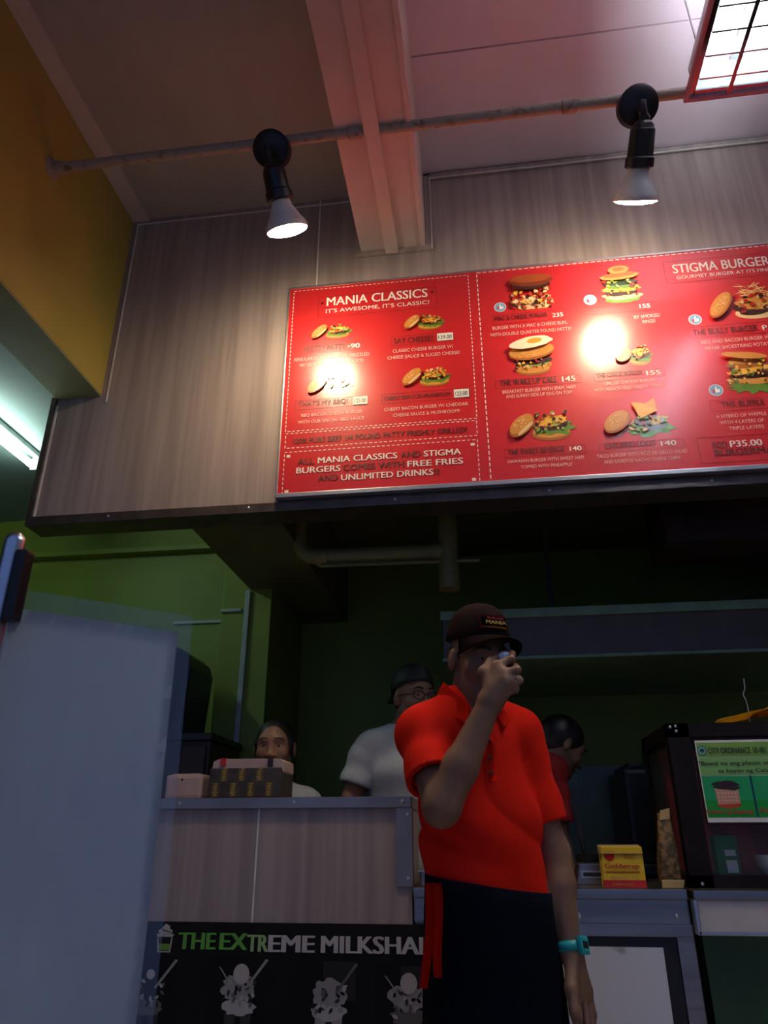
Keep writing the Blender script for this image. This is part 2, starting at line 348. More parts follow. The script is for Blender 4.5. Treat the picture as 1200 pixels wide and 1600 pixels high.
# ------------------------------------------------------------------ menu board
YB = 2.562; BX0, BX1 = -.775, 2.35; BZ0, BZ1 = 2.262, 3.318
mb = thing('menu_board', 'long glossy red menu board with burger pictures and prices on the wall above the counter', 'menu board', (0, D, BZ0))
bp = obj('panel', bx(BX0, BX1, YB, D-.001, BZ0, BZ1), 'board_red', mb)
b = bm_(); box(b, BX0-.004, BX1, YB-.008, D, BZ0-.012, BZ0+.006); obj('bottom_rail', b, 'alu', mb, bevel=.002)
obj('top_rail', bx(BX0-.004, BX1, YB-.003, D, BZ1-.002, BZ1+.008), 'alu', mb, bevel=.002)
obj('side_rail', bx(BX0-.008, BX0+.001, YB-.003, D, BZ0, BZ1), 'alu', mb, bevel=.002)
YI = YB-.0012
def Z1(x, y): p = at(430+.275*x, 420+.275*y, Y=YI); return p.x, p.z
def Z2(x, y): p = at(740+.38333*x, 370+.38333*y, Y=YI); return p.x, p.z
def line(Zf, s, m, xl, yl, xr, yr, h, bold=.0):
    a, c = Zf(xl, yl), Zf(xr, yr); hh = abs(Zf(xl, yl-h)[1]-a[1])
    text(s, m, mb, a[0], c[0], (a[1]+c[1])/2, hh, YI-.001, bold)
def dashes(Zf, pts, closed, m, dash, gap, w, name='dashed_border'):
    P = [Zf(*p) for p in pts]; 
    if closed:                                  # a true upright rectangle on the board
        x0 = (P[0][0]+P[3][0])/2; x1 = (P[1][0]+P[2][0])/2; z1 = (P[0][1]+P[1][1])/2; z0 = (P[2][1]+P[3][1])/2
        P = [(x0, z1), (x1, z1), (x1, z0), (x0, z0), (x0, z1)]
    b = bm_()
    for (xa, za), (xb, zb) in zip(P, P[1:]):
        L = math.hypot(xb-xa, zb-za); n = max(1, int(L/(dash+gap)))
        for i in range(n):
            t0, t1 = i/n, (i+dash/(dash+gap))/n; pa = (xa+(xb-xa)*t0, za+(zb-za)*t0); pb = (xa+(xb-xa)*t1, za+(zb-za)*t1)
            if abs(xb-xa) > abs(zb-za): q = [(pa[0], za-w/2), (pb[0], za-w/2), (pb[0], za+w/2), (pa[0], za+w/2)]
            else: q = [(xa-w/2, pa[1]), (xa+w/2, pa[1]), (xa+w/2, pb[1]), (xa-w/2, pb[1])]
            b.faces.new([b.verts.new((x, YI, z)) for x, z in q])
    return obj(name, b, m, mb)
BUN, BUN2, SEED = srgb(205, 140, 60), srgb(165, 95, 35), srgb(240, 215, 160)
PAT, LET, LET2, CHE, TOM, SAU = srgb(60, 28, 14), srgb(95, 135, 40), srgb(130, 165, 70), srgb(235, 175, 60), srgb(170, 40, 25), srgb(225, 190, 140)
def burger(Zf, cx, cy, w, h, style, seed, dark=1.):
    R = random.Random(seed); c = Zf(cx, cy); a = Zf(cx-w/2, cy); e = Zf(cx+w/2, cy); W_ = e[0]-a[0]; H_ = abs(Zf(cx, cy-h/2)[1]-Zf(cx, cy+h/2)[1])
    X, Zc = c; P = []
    def ov(x, z, rx, rz, col, ang=0, jag=0, n=22): P.append((oval(X+x*W_, Zc+z*H_, rx*W_, rz*H_, ang, n, jag, R), col))
    def bits(x0, x1, z0, z1, n, cols, s):
        for _ in range(n): ov(R.uniform(x0, x1), R.uniform(z0, z1), s*R.uniform(.5, 1.3), s*R.uniform(.6, 1.5)*W_/H_*.7, R.choice(cols), R.uniform(0, 3), .5, 7)
    def seeds(x, z, rx, rz, ang, n):
        for _ in range(n):
            r_, t_ = math.sqrt(R.random())*.8, R.uniform(0, 6.28); u, v = rx*r_*math.cos(t_)*W_, rz*r_*math.sin(t_)*H_
            P.append((oval(X+x*W_+u*math.cos(ang)-v*math.sin(ang), Zc+z*H_+u*math.sin(ang)+v*math.cos(ang), .009*W_, .006*W_, R.uniform(0, 3), 6), SEED))
    if style == 'open':
        ov(.17, -.28, .30, .20, BUN2); ov(.17, -.22, .29, .18, BUN)
        ov(.20, -.10, .31, .22, LET, 0, .45, 30); ov(.19, -.02, .26, .18, PAT, 0, .2); ov(.20, .08, .24, .15, CHE, .1, .3)
        bits(-.05, .42, -.18, .32, 30, [PAT, TOM, LET2, SAU, CHE, BUN2], .035)
        ov(-.27, -.04, .25, .21, BUN2, .75); ov(-.28, .02, .23, .19, BUN, .75); ov(-.22, -.12, .17, .05, SAU, .75); seeds(-.29, .04, .20, .15, .75, 34)
    elif style == 'shoestring':
        ov(.2, -.3, .3, .17, SAU); ov(.2, -.15, .3, .2, PAT, 0, .3); ov(.2, -.05, .27, .18, BUN, 0, .3)
        bits(-.05, .45, -.28, .15, 30, [PAT, TOM, SAU, BUN2], .035)
        for _ in range(26):
            x, z, an = R.uniform(.0, .4), R.uniform(.12, .42), R.uniform(-1.2, 1.2); ov(x, z, .09, .012, R.choice([CHE, SEED, BUN]), an, 0, 6)
        ov(-.28, -.08, .26, .17, BUN2, .95); ov(-.29, -.05, .24, .15, BUN, .95); seeds(-.29, -.04, .21, .12, .95, 34)
    elif style == 'chips':
        ov(.17, -.3, .33, .18, LET, 0, .5, 34); ov(.17, -.2, .27, .16, PAT, 0, .2); ov(.17, -.1, .27, .13, SAU, 0, .4)
        bits(-.1, .42, -.34, .0, 36, [LET, LET2, TOM, PAT, SAU], .04)
        for x, z, s, an in ((.06, .20, .16, .3), (.22, .24, .15, 1.1), (.13, .12, .17, 2.0)): P.append((oval(X+x*W_, Zc+z*H_, s*W_, s*H_*1.4, an, 3), CHE if s > .155 else srgb(225, 150, 45)))
        ov(-.30, -.12, .24, .20, BUN2, .7); ov(-.31, -.08, .22, .18, BUN, .7); seeds(-.31, -.08, .19, .14, .7, 34)
    elif style == 'egg':
        ov(0, -.34, .36, .15, BUN2); ov(0, -.28, .37, .15, BUN); ov(0, -.14, .38, .12, LET2, 0, .3); ov(0, -.10, .40, .12, PAT, 0, .2); bits(-.38, .38, -.30, -.05, 30, [SAU, CHE, TOM, PAT], .035)
        ov(0, .10, .48, .20, BUN2, .1); ov(0, .15, .48, .19, BUN, .1); seeds(-.1, .02, .36, .10, .1, 40); ov(0, .33, .46, .15, srgb(240, 230, 200), .12, .12); ov(.08, .37, .16, .07, srgb(235, 160, 50), .1)
    elif style == 'mac':
        ov(0, -.28, .42, .20, SAU, 0, .3); bits(-.42, .42, -.42, .10, 70, [SAU, CHE, TOM, PAT, srgb(240, 210, 160), srgb(190, 70, 40)], .05)
        ov(0, .16, .42, .12, PAT, 0, .15); ov(0, .30, .46, .18, srgb(120, 50, 20), 0, .08); ov(0, .36, .42, .12, srgb(160, 75, 30), 0, .1)
    elif style == 'ring':
        ov(0, -.40, .40, .10, LET, 0, .2); ov(0, -.30, .46, .11, SAU, 0, .3); ov(0, -.22, .44, .09, PAT, 0, .2); ov(.02, -.12, .46, .08, CHE, 0, .3); ov(0, -.03, .38, .09, LET, 0, .3)
        ov(0, .06, .40, .10, srgb(40, 60, 25), 0, .3); bits(-.4, .4, -.3, .1, 34, [PAT, SAU, LET2, TOM, CHE], .045); ov(0, .20, .48, .10, BUN, .05, .1); ov(0, .24, .40, .07, BUN2, .05, .2)
        ov(0, .38, .26, .11, BUN, .05); ov(0, .39, .15, .055, BUN2, .05)
    elif style == 'waffle':
        ov(0, -.30, .42, .18, LET, 0, .5, 34); 
        for k in range(5): ov(R.uniform(-.05, .05), -.18+.13*k, .42-.02*k, .09, [BUN, PAT, CHE, BUN2, BUN][k], R.uniform(-.15, .15), .2)
        bits(-.4, .4, -.3, .3, 50, [PAT, CHE, BUN2, SAU, LET], .035); ov(-.05, .40, .40, .08, BUN, -.15, .1)
    pic('burger_picture', P, 'print_gloss', mb, YI)
def icon(x, y, r):
    c = Zf2 = Z2(x, y); rr = abs(Z2(x+r, y)[0]-c[0])
    P = [(oval(*c, rr, rr), srgb(215, 215, 225)), (oval(*c, rr*.86, rr*.86), srgb(120, 165, 205)), (rect(c[0]-rr*.5, c[0]-rr*.18, c[1]-rr*.45, c[1]+rr*.1), srgb(200, 50, 60)),
         ([(c[0]-rr*.12, c[1]-rr*.45), (c[0]+rr*.5, c[1]-rr*.4), (c[0]+rr*.55, c[1]+rr*.12), (c[0]+rr*.12, c[1]+rr*.14), (c[0]+rr*.12, c[1]+rr*.6), (c[0]-rr*.05, c[1]+rr*.55), (c[0]-rr*.12, c[1]+rr*.1)], srgb(240, 240, 245))]
    pic('thumb_icon', P, 'print_gloss', mb, YI)
def sticker(Zf, x0, y0, x1, y1, s):
    a, c = Zf(x0, y0), Zf(x1, y1); z0, z1 = a[1]-.038*.5-.012, a[1]+.008
    st = obj('price_sticker', bx(a[0], c[0], YI-.0016, YI-.0002, z0, z1), 'sticker', mb)
    text(s, 'ink_black', st, a[0]+.012*.5, c[0]-.006, z0+.008, (z1-z0)*.55, YI-.0022, .01)
W_, DK, PK = 'ink_white', 'ink_dark', 'ink_pink'
dashes(Z1, [(105, 130), (1100, 35), (1140, 850), (62, 925)], True, W_, .012, .008, .0032)
dashes(Z1, [(60, 938), (1142, 862), (1150, 945), (55, 1022)], True, W_, .012, .008, .0032)
dashes(Z1, [(52, 1042), (1152, 972), (1160, 1215), (40, 1282)], True, W_, .012, .008, .0032)
dashes(Z1, [(245, 170), (915, 95), (918, 215), (243, 278)], True, DK, .006, .004, .0025)
dashes(Z1, [(152, 440), (497, 406), (497, 455), (150, 488)], True, DK, .006, .004, .0025)
dashes(Z1, [(660, 390), (905, 365), (905, 415), (662, 440)], True, DK, .006, .004, .0025)
dashes(Z1, [(112, 750), (520, 722), (520, 770), (110, 805)], True, DK, .006, .004, .0025)
dashes(Z1, [(605, 715), (1106, 675), (1106, 728), (605, 768)], True, DK, .006, .004, .0025)
line(Z1, 'MANIA CLASSICS', W_, 293, 212, 865, 160, 50, .025); line(Z1, "IT'S AWESOME, IT'S CLASSIC!", W_, 288, 250, 875, 202, 22)
for x, y in ((268, 195), (892, 132)):
    c = Z1(x, y); pic('star', [([(c[0]+.011*(1 if k % 2 == 0 else .45)*math.sin(k*math.pi/5), c[1]+.011*(1 if k % 2 == 0 else .45)*math.cos(k*math.pi/5)) for k in range(10)], (.10, .012, .012))], 'print_gloss', mb, YI)
burger(Z1, 315, 355, 225, 95, 'open', 1); line(Z1, 'PRETTY PATTY', DK, 165, 475, 400, 455, 34, .03); line(Z1, 'P', W_, 413, 452, 424, 451, 18); line(Z1, '90', W_, 429, 452, 480, 448, 27, .03)
line(Z1, 'REGULAR CLASSIC BURGER DRIZZLED', PK, 108, 527, 535, 492, 19); line(Z1, 'W/ OUR SPECIA MANIA SAUCE!', PK, 138, 558, 502, 530, 19)
burger(Z1, 840, 300, 230, 105, 'open', 2); line(Z1, 'SAY CHEESE!', DK, 675, 428, 895, 408, 32, .03); sticker(Z1, 920, 378, 1010, 370, '139.00')
line(Z1, 'CLASSIC CHEESE BURGER W/', PK, 668, 477, 1012, 450, 19); line(Z1, 'CHEESE SAUCE & SLICED CHEESE!', PK, 638, 515, 1048, 485, 19)
burger(Z1, 310, 655, 260, 130, 'open', 3); line(Z1, "THAT'S MY BBQ!", DK, 130, 783, 410, 762, 27, .03); sticker(Z1, 443, 738, 525, 731, '125.00')
line(Z1, 'BBQ BACON CHEESE BURGER', PK, 148, 843, 497, 818, 19); line(Z1, 'WITH OUR SPECIAL BBQ SAUCE', PK, 128, 882, 505, 855, 19)
burger(Z1, 855, 610, 285, 130, 'open', 4); line(Z1, 'CHEESY BAR-CON MUSHROOM', DK, 620, 748, 995, 722, 24, .03); sticker(Z1, 1015, 697, 1100, 690, '125.00')
line(Z1, 'CHEESY BACON BURGER W/ CHEDDAR', PK, 620, 810, 1097, 775, 19); line(Z1, 'CHEESE SAUCE & MUSHROOM!', PK, 670, 843, 1047, 815, 19)
line(Z1, '100% PURE BEEF 1/4 POUND PATTY FRESHLY GRILLED!', DK, 100, 995, 1090, 928, 31, .03)
for s, m, xl, yl, xr, yr in (('ALL', DK, 128, 1113, 222, 1108), ('MANIA CLASSICS', W_, 243, 1106, 693, 1076), ('AND', DK, 715, 1074, 825, 1067), ('STIGMA', W_, 845, 1068, 1055, 1053),
                             ('BURGERS', W_, 120, 1165, 370, 1148), ('COMES WITH', DK, 387, 1147, 732, 1125), ('FREE FRIES', W_, 752, 1127, 1067, 1106),
                             ('AND', DK, 245, 1207, 355, 1200), ('UNLIMITED DRINKS', W_, 375, 1203, 898, 1170), ('!!', DK, 906, 1170, 932, 1168)):
    line(Z1, s, m, xl, yl, xr, yr, 35, .03)
for x, y in ((75, 1065), (1122, 997), (64, 1265), (1130, 1196)):
    c = Z1(x, y); pic('corner_mark', [(rect(c[0]-.008, c[0]+.008, c[1]-.006, c[1]+.006), srgb(240, 225, 220))], 'print_gloss', mb, YI)
dashes(Z2, [(18, 150), (1750, -20), (1750, 920), (65, 1000)], True, W_, .017, .009, .0042)
burger(Z2, 235, 230, 195, 140, 'mac', 5); icon(108, 287, 25)
dashes(Z2, [(78, 322), (378, 295), (382, 330), (80, 360)], True, DK, .006, .004, .0025)
line(Z2, 'MAC & CHEESE BURGER', DK, 88, 343, 302, 325, 18, .03); line(Z2, '235', W_, 322, 328, 365, 324, 17, .03)
line(Z2, 'BURGER WITH A MAC & CHEESE BUN,', PK, 78, 380, 382, 355, 14); line(Z2, 'WITH DOUBLE QUARTER POUND PATTY!', PK, 68, 408, 397, 380, 14)
burger(Z2, 597, 195, 170, 148, 'ring', 6); icon(475, 257, 27)
dashes(Z2, [(450, 290), (737, 265), (740, 295), (452, 320)], True, DK, .006, .004, .0025)
line(Z2, '155', W_, 678, 292, 720, 288, 17, .03); line(Z2, 'BY SMOKED', PK, 655, 334, 760, 326, 14); line(Z2, 'RINGS!', PK, 690, 353, 742, 349, 14)
burger(Z2, 237, 490, 195, 152, 'egg', 7)
dashes(Z2, [(88, 588), (437, 560), (438, 592), (90, 620)], True, DK, .006, .004, .0025)
line(Z2, 'THE WAKE UP CALL', DK, 108, 610, 342, 590, 25, .03); line(Z2, '145', W_, 362, 592, 415, 586, 22, .03)
line(Z2, 'BREAKFAST BURGER WITH SPAM, HAM', PK, 118, 640, 415, 618, 14); line(Z2, 'AND SUNNY-SIDE-UP EGG ON TOP!', PK, 133, 660, 402, 638, 14)
burger(Z2, 650, 480, 150, 105, 'open', 8)
dashes(Z2, [(490, 560), (775, 535), (777, 565), (492, 592)], True, DK, .006, .004, .0025)
line(Z2, 'THE CHICK BURGER', DK, 502, 575, 690, 560, 18, .03); line(Z2, '155', W_, 706, 565, 762, 560, 19, .03)
line(Z2, 'GRILLED CHICKEN BURGER', PK, 532, 605, 740, 590, 14); line(Z2, 'WITH FRENCH FRIED ONION STRINGS!', PK, 490, 632, 787, 612, 14)
burger(Z2, 268, 765, 265, 142, 'open', 9)
dashes(Z2, [(125, 867), (455, 847), (456, 878), (127, 902)], True, DK, .006, .004, .0025)
line(Z2, 'THE SWEET REVENGE', DK, 142, 890, 372, 875, 22, .03); line(Z2, '140', W_, 393, 873, 440, 870, 19, .03)
line(Z2, 'HAWAIIAN BURGER WITH SWEET HAM', PK, 140, 924, 450, 905, 14); line(Z2, 'TOPPED WITH PINEAPPLE!', PK, 193, 947, 403, 932, 14)
burger(Z2, 665, 735, 282, 165, 'chips', 10)
dashes(Z2, [(512, 848), (857, 818), (858, 855), (513, 880)], True, DK, .006, .004, .0025)
line(Z2, 'CHICANO LOCO', DK, 537, 865, 742, 850, 24, .03); line(Z2, '140', W_, 765, 853, 827, 848, 21, .03)
line(Z2, 'TACO BURGER WITH PICO DE GALLO SALAD', PK, 503, 902, 873, 880, 14); line(Z2, 'AND DORITOS NACHO CHEESE CHIPS!', PK, 533, 925, 845, 906, 14)
dashes(Z2, [(775, 105), (1340, 50), (1345, 140), (785, 192)], True, DK, .006, .004, .0025)
line(Z2, 'STIGMA BURGERS', W_, 815, 150, 1232, 112, 38, .025); line(Z2, 'GOURMET BURGER AT ITS FINEST', W_, 828, 173, 1240, 137, 14)
burger(Z2, 1085, 268, 305, 150, 'shoestring', 11); icon(903, 337, 28)
dashes(Z2, [(875, 372), (1290, 335), (1292, 380), (880, 417)], True, DK, .006, .004, .0025)
line(Z2, 'THE BULLY BURGER', DK, 897, 402, 1160, 382, 25, .03); line(Z2, 'P1', W_, 1180, 380, 1212, 378, 20, .03)
line(Z2, 'BBQ AND BACON BURGER W/', PK, 928, 437, 1215, 416, 15); line(Z2, 'PIKNIK SHOESTRING POTATO', PK, 945, 462, 1225, 442, 15)
burger(Z2, 1125, 555, 235, 168, 'waffle', 12); icon(988, 625, 30)
dashes(Z2, [(962, 670), (1330, 640), (1332, 685), (970, 715)], True, DK, .006, .004, .0025)
line(Z2, 'THE BUFFLE', DK, 1012, 697, 1187, 684, 25, .03)
line(Z2, 'A HYBRID OF WAFFLE', PK, 990, 740, 1195, 727, 15); line(Z2, 'WITH 4 LAYERS OF', PK, 1005, 765, 1185, 754, 15); line(Z2, 'TRIPLE LAYERS', PK, 1043, 789, 1185, 779, 15)
dashes(Z2, [(915, 822), (1370, 790), (1375, 895), (925, 925)], True, DK, .006, .004, .0025)
line(Z2, 'ADD', DK, 972, 862, 1035, 858, 27, .03); line(Z2, 'P35.00', W_, 1048, 857, 1178, 850, 27, .03); line(Z2, 'BURGERMA', DK, 985, 893, 1225, 880, 27, .03)
# ------------------------------------------------------------------ bar counter on the left
bar = thing('bar_counter', 'high cream laminate bar counter with steel edging under the menu board', 'counter', (-1.2, 2.75, 0))
obj('body', bx(-2.25, -.268, D+.012, 2.86, 0, 1.095), 'olive_paint', bar)
for x0, x1 in ((-2.25, -.780), (-.774, -.268)): obj('panel', bx(x0, x1, D, D+.013, 0, 1.097), 'laminate', bar)
obj('joint_strip', bx(-.780, -.774, D-.002, D+.004, 0, 1.097), 'white_bead', bar)
obj('end_panel', bx(-.269, -.258, D+.002, 2.86, 0, 1.095), 'laminate', bar)
tp = obj('worktop', bx(-2.25, -.254, D-.012, 2.88, 1.096, 1.132), 'bar_edge', bar, bevel=.003)
for x in (-1.93, -1.06, -.655, -.285): obj('screw', lathe(bm_(), (x, D-.012, 1.114), (0, -1, 0), [(0, .008), (.003, .007), (.005, .003)], 12), 'alu', tp, True)
et = obj('corner_trim', bx(-.306, -.252, D-.006, D+.02, .862, 1.097), 'bar_edge', bar, bevel=.002)
for z in (.885, 1.075): obj('screw', lathe(bm_(), (-.268, D-.006, z), (0, -1, 0), [(0, .007), (.003, .006), (.004, .002)], 12), 'alu', et, True)
# milkshake banner
bn = thing('banner', 'black milkshake banner with green and white lettering on the counter front', 'banner', (-.6, D, .25))
YN = D-.004
obj('sheet', bx(-1.60, -.02, YN, D-.0005, .22, .757), 'banner_black', bn)
def Z3(x, y): p = at(200+.38333*x, 1330+.38333*y, Y=YN); return p.x, p.z
zt = Z3(205, 398)[1]; hh = Z3(205, 326)[1]-zt
for s, m, xl, xr in (('THE', 'ink_green', 205, 352), ('EX', 'ink_green', 375, 482), ('TR', 'ink_lime', 486, 568), ('EME', 'ink_grey', 575, 757), ('MILKSHAKES', 'ink_grey', 790, 1345)):
    a, c = Z3(xl, 398), Z3(xr, 408); text(s, m, bn, a[0], c[0], zt-.004*(xl > 400), hh, YN-.001, .06)
c = Z3(150, 365); G, WH = srgb(120, 160, 60), srgb(200, 195, 185)
pic('cup_logo', [([(c[0]-.026, c[1]+.016), (c[0]+.026, c[1]+.016), (c[0]+.022, c[1]-.032), (c[0]-.022, c[1]-.032)], WH), ([(c[0]-.022, c[1]+.011), (c[0]+.022, c[1]+.011), (c[0]+.018, c[1]-.028), (c[0]-.018, c[1]-.028)], (.015, .015, .015)),
                 (rect(c[0]-.019, c[0]+.019, c[1]-.026, c[1]-.008), G), (rect(c[0]-.029, c[0]+.029, c[1]+.015, c[1]+.020), WH), (oval(c[0], c[1]+.027, .024, .009, 0, 14), WH), (oval(c[0], c[1]+.036, .015, .008, .3, 12), WH), (oval(c[0], c[1]+.043, .007, .005, .3, 10), WH),
                 ([(c[0]-.012, c[1]+.030), (c[0]+.018, c[1]+.024), (c[0]+.018, c[1]+.026), (c[0]-.012, c[1]+.033)], (.02, .02, .02))], 'print_matte', bn, YN-.001)
R = random.Random(3)
for (x, y), kind in zip(((85, 540), (455, 540), (820, 560), (1140, 580), (1480, 560)), range(5)):
    c = Z3(x, y); g = [srgb(v, v*.97, v*.95) for v in (28, 60, 105, 160, 190)]; P = []
    P.append((rect(c[0]-.10, c[0]+.085, c[1]-.30, c[1]+.075), (.006, .006, .006)))
    if kind in (2, 3): P.append((rect(c[0]-.02, c[0]+.082, c[1]-.03, c[1]+.072), srgb(45, 44, 44)))
    P.append(([(c[0]-.035, c[1]-.28), (c[0]+.035, c[1]-.28), (c[0]+.042, c[1]-.07), (c[0]-.042, c[1]-.07)], g[1] if kind != 2 else g[3]))
    P.append(([(c[0]-.016, c[1]-.28), (c[0]+.012, c[1]-.28), (c[0]+.010, c[1]-.085), (c[0]-.008, c[1]-.085)], g[0]))
    P.append((oval(c[0], c[1]-.060, .052, .024, 0, 20, .3, R), g[2] if kind in (0, 3) else g[4]))
    P.append((oval(c[0], c[1]-.012, .055, .036, 0, 26, .35, R), g[0] if kind == 0 else g[3]))
    for _ in range(22): P.append((oval(c[0]+R.uniform(-.05, .05), c[1]+R.uniform(-.06, .01), .009, .005, R.uniform(0, 3), 6, .4, R), R.choice(g)))
    if kind in (0, 1, 3): P.append((oval(c[0]+.004, c[1]+.026, .026 if kind else .014, .028 if kind else .014), g[4]))
    for s, L in ((-1, .06), (1, .085)):
        if kind == 2 and s < 0: continue
        x0, z0, dx, dz = c[0]+s*.022, c[1]-.01, s*L*.75, L*.9; P.append(([(x0-.004, z0), (x0+.004, z0-.002), (x0+dx+.004, z0+dz-.002), (x0+dx-.004, z0+dz+.002)], g[3] if kind != 2 else g[2]))
    pic('milkshake_picture', P, 'print_matte', bn, YN-.001, step=.00005)
# ------------------------------------------------------------------ steel counter and the service counter on the right
sc = thing('steel_counter', 'low stainless steel counter with a framed grey poster on its front', 'counter', (.16, 2.9, 0))
obj('body', bx(-.252, .575, D+.03, 3.05, 0, .83), 'steel', sc)
obj('worktop', bx(-.252, .582, D-.012, 3.06, .832, .860), 'steel', sc, bevel=.003)
ap = obj('front_band', bx(-.252, .582, D, D+.03, .765, .832), 'steel', sc, bevel=.002)
for x in (.255, .545): obj('screw', lathe(bm_(), (x, D, .787), (0, -1, 0), [(0, .008), (.003, .007), (.005, .003)], 12), 'alu', ap, True)
b = bm_(); box(b, .02, .585, D-.004, D+.03, .732, .765); box(b, .535, .585, D-.004, D+.03, .1, .732); box(b, .02, .06, D-.004, D+.03, .1, .732); obj('front_frame', b, 'steel', sc, bevel=.003)
obj('frame_inset', bx(.06, .535, D+.006, D+.03, .1, .732), 'black', sc)
obj('poster', bx(.10, .492, D+.001, D+.006, .14, .704), 'poster_grey', sc)
vc = thing('service_counter', 'service counter with white apron board and dark green front at right edge', 'counter', (1.3, 2.9, 0))
obj('body', bx(.62, 3.19, D+.05, 3.25, 0, .83), 'panel_green', vc)
obj('worktop', bx(.592, 3.19, D-.05, 3.26, .834, .860), 'steel', vc, bevel=.004)
obj('apron_board', bx(.598, 3.19, D-.045, D+.05, .752, .834), 'apron_white', vc, bevel=.003)
obj('apron_edge', bx(.590, 3.19, D-.048, D+.052, .742, .753), 'alu', vc, bevel=.002)
obj('apron_end', bx(.588, .599, D-.048, D+.052, .742, .834), 'alu', vc, bevel=.002)
# ------------------------------------------------------------------ things on the bar
bxm = thing('paper_box', 'dark box printed with gold lettering and a pale paper top on the bar', 'box', (-.855, 2.70, 1.132))
x0, x1, y0, y1, z0, z1 = -.975, -.712, 2.625, 2.79, 1.1325, 1.232
obj('carton', bx(x0, x1, y0, y1, z0, z1), 'mania_box', bxm, bevel=.006)
b = prism(bm_(), [(x0+.004, z1-.004), (x1-.006, z1-.022), (x1+.004, z1-.01), (x1+.002, z1+.022), (x1-.010, z1+.030), (x0+.03, z1+.032), (x0+.008, z1+.024)], y0+.01, y1-.01); obj('paper_top', b, 'pink_box', bxm, bevel=.003)
b = bm_(); box(b, x0+.035, x0+.055, y0+.006, y1-.03, z1+.008, z1+.0335); obj('red_tape', b, 'ink_red', bxm)
obj('brown_tape', bx(x1-.055, x1-.035, y0+.006, y1-.03, z1+.004, z1+.0325), 'dark_brown', bxm)
for r in range(2):
    for k in range(4 if r == 0 else 3):
        cx, cz = x0+.030+k*.064+(.028 if r else 0), z0+.004+(.050 if r else 0)
        MM = Matrix.Translation((cx, 0, cz)) @ Matrix.Rotation(math.radians(90+R.uniform(-3, 3)), 4, 'Y')
        L = text('MANIA', 'ink_gold', bxm, -.044, -.002, -.011, .018, y0-.0015, .03, MM)
        P = [(rect(-.0455, -.0005, -.014, -.0125), srgb(150, 120, 40)), (rect(-.0455, -.0005, .0092, .0105), srgb(150, 120, 40)), (rect(-.0455, -.044, -.014, .0105), srgb(150, 120, 40)), (rect(-.002, -.0005, -.014, .0105), srgb(150, 120, 40))]
        pic('logo_frame', P, 'print_matte', bxm, y0-.001, M=MM, step=0)
pk = thing('pink_box', 'plain pale pink paper box on the bar beside the printed box', 'box', (-1.06, 2.7, 1.1325))
obj('carton', bx(-1.135, -1.00, 2.63, 2.78, 1.1325, 1.212), 'pink_box', pk, bevel=.012)
obj('lid_flap', bx(-1.12, -1.02, 2.65, 2.77, 1.2125, 1.217), 'pink_box', pk, bevel=.001)
obj('vent_hole', lathe(bm_(), (-1.075, 2.6298, 1.195), (0, -1, 0), [(0, .004), (.0005, .004)], 10), 'black', pk)
# ------------------------------------------------------------------ things on the steel counter
gb = thing('foil_box', 'bright yellow and red foil roll box on the steel counter', 'box', (.41, 2.66, .860))
x0, x1, z0, z1 = .346, .474, .8605, .978
YG = 2.632
obj('carton', bx(x0, x1, YG, YG+.055, z0+.0, z1), 'box_yellow', gb, bevel=.002)
MF = Matrix.Translation((0, YG+.055, z1)) @ Matrix.Rotation(math.radians(24), 4, 'X')
b = bm_(); box(b, x0-.002, x1+.001, -.062, .0, .004, .006, M=MF); box(b, x0-.003, x0-.001, -.062, 0, -.015, .006, M=MF); obj('open_lid', b, 'carton_inside', gb)
obj('red_band', bx(x0-.0005, x1+.0005, YG-.0012, YG+.02, z0+.0005, z0+.022), 'ink_red', gb)
def Z4(x, y): p = at(840+.21667*x, 1120+.21667*y, Y=YG); return p.x, p.z
def gl(s, m, xl, xr, yb, h, bold=.02):
    a, c = Z4(xl, yb), Z4(xr, yb); text(s, m, gb, a[0], c[0], a[1], abs(Z4(xl, yb-h)[1]-a[1]), YG-.0022, bold)
gl('Goldwrap', 'ink_red', 487, 733, 1092, 36, .03); gl('Quality', 'ink_red', 605, 715, 998, 15); gl('First', 'ink_red', 632, 700, 1022, 14); gl('The Roll', 'ink_red', 476, 547, 978, 12)
gl('Aluminum Foil', 'kraft', 525, 725, 1166, 24); gl('JUMBO ROLL', 'ink_gold', 540, 692, 1214, 14)
a, c = Z4(492, 1124), Z4(735, 1117); pic('print_line', [(rect(a[0], c[0], a[1], c[1]), srgb(150, 30, 15))], 'print_matte', gb, YG-.001)
c = Z4(515, 990); pic('red_emblem', [(oval(c[0], c[1], .016, .020, 0, 16, t0=math.pi, t1=2*math.pi), srgb(200, 30, 20))], 'print_matte', gb, YG-.001)
pb = thing('paper_bag', 'slim folded paper packet with brown and orange print beside the black display case', 'packet', (.552, 2.66, .860))
rings = []
for z, w, dpt, ox in ((.8605, .030, .020, 0), (.880, .034, .026, .0), (.93, .033, .030, .003), (.99, .027, .024, .006), (1.04, .022, .014, .008), (1.075, .019, .007, .010)):
    rings.append([Vector((.553+ox+w*math.copysign(abs(math.cos(t))**.6, math.cos(t)), 2.665+dpt*math.copysign(abs(math.sin(t))**.6, math.sin(t)), z+.004*math.sin(3*t))) for t in np.linspace(0, 2*math.pi, 20, endpoint=False)])
obj('packet', loft(bm_(), rings), 'paper_brown', pb, True)
obj('top_fold', prism(bm_(), [(.546, 1.055), (.578, 1.058), (.582, 1.092), (.573, 1.088), (.552, 1.085)], 2.652, 2.660), 'kraft', pb, bevel=.002)
b = prism(bm_(), [(.520, .861), (.583, .861), (.590, .884), (.522, .884)], 2.628, 2.636); obj('bottom_fold', b, 'kraft', pb, bevel=.002)
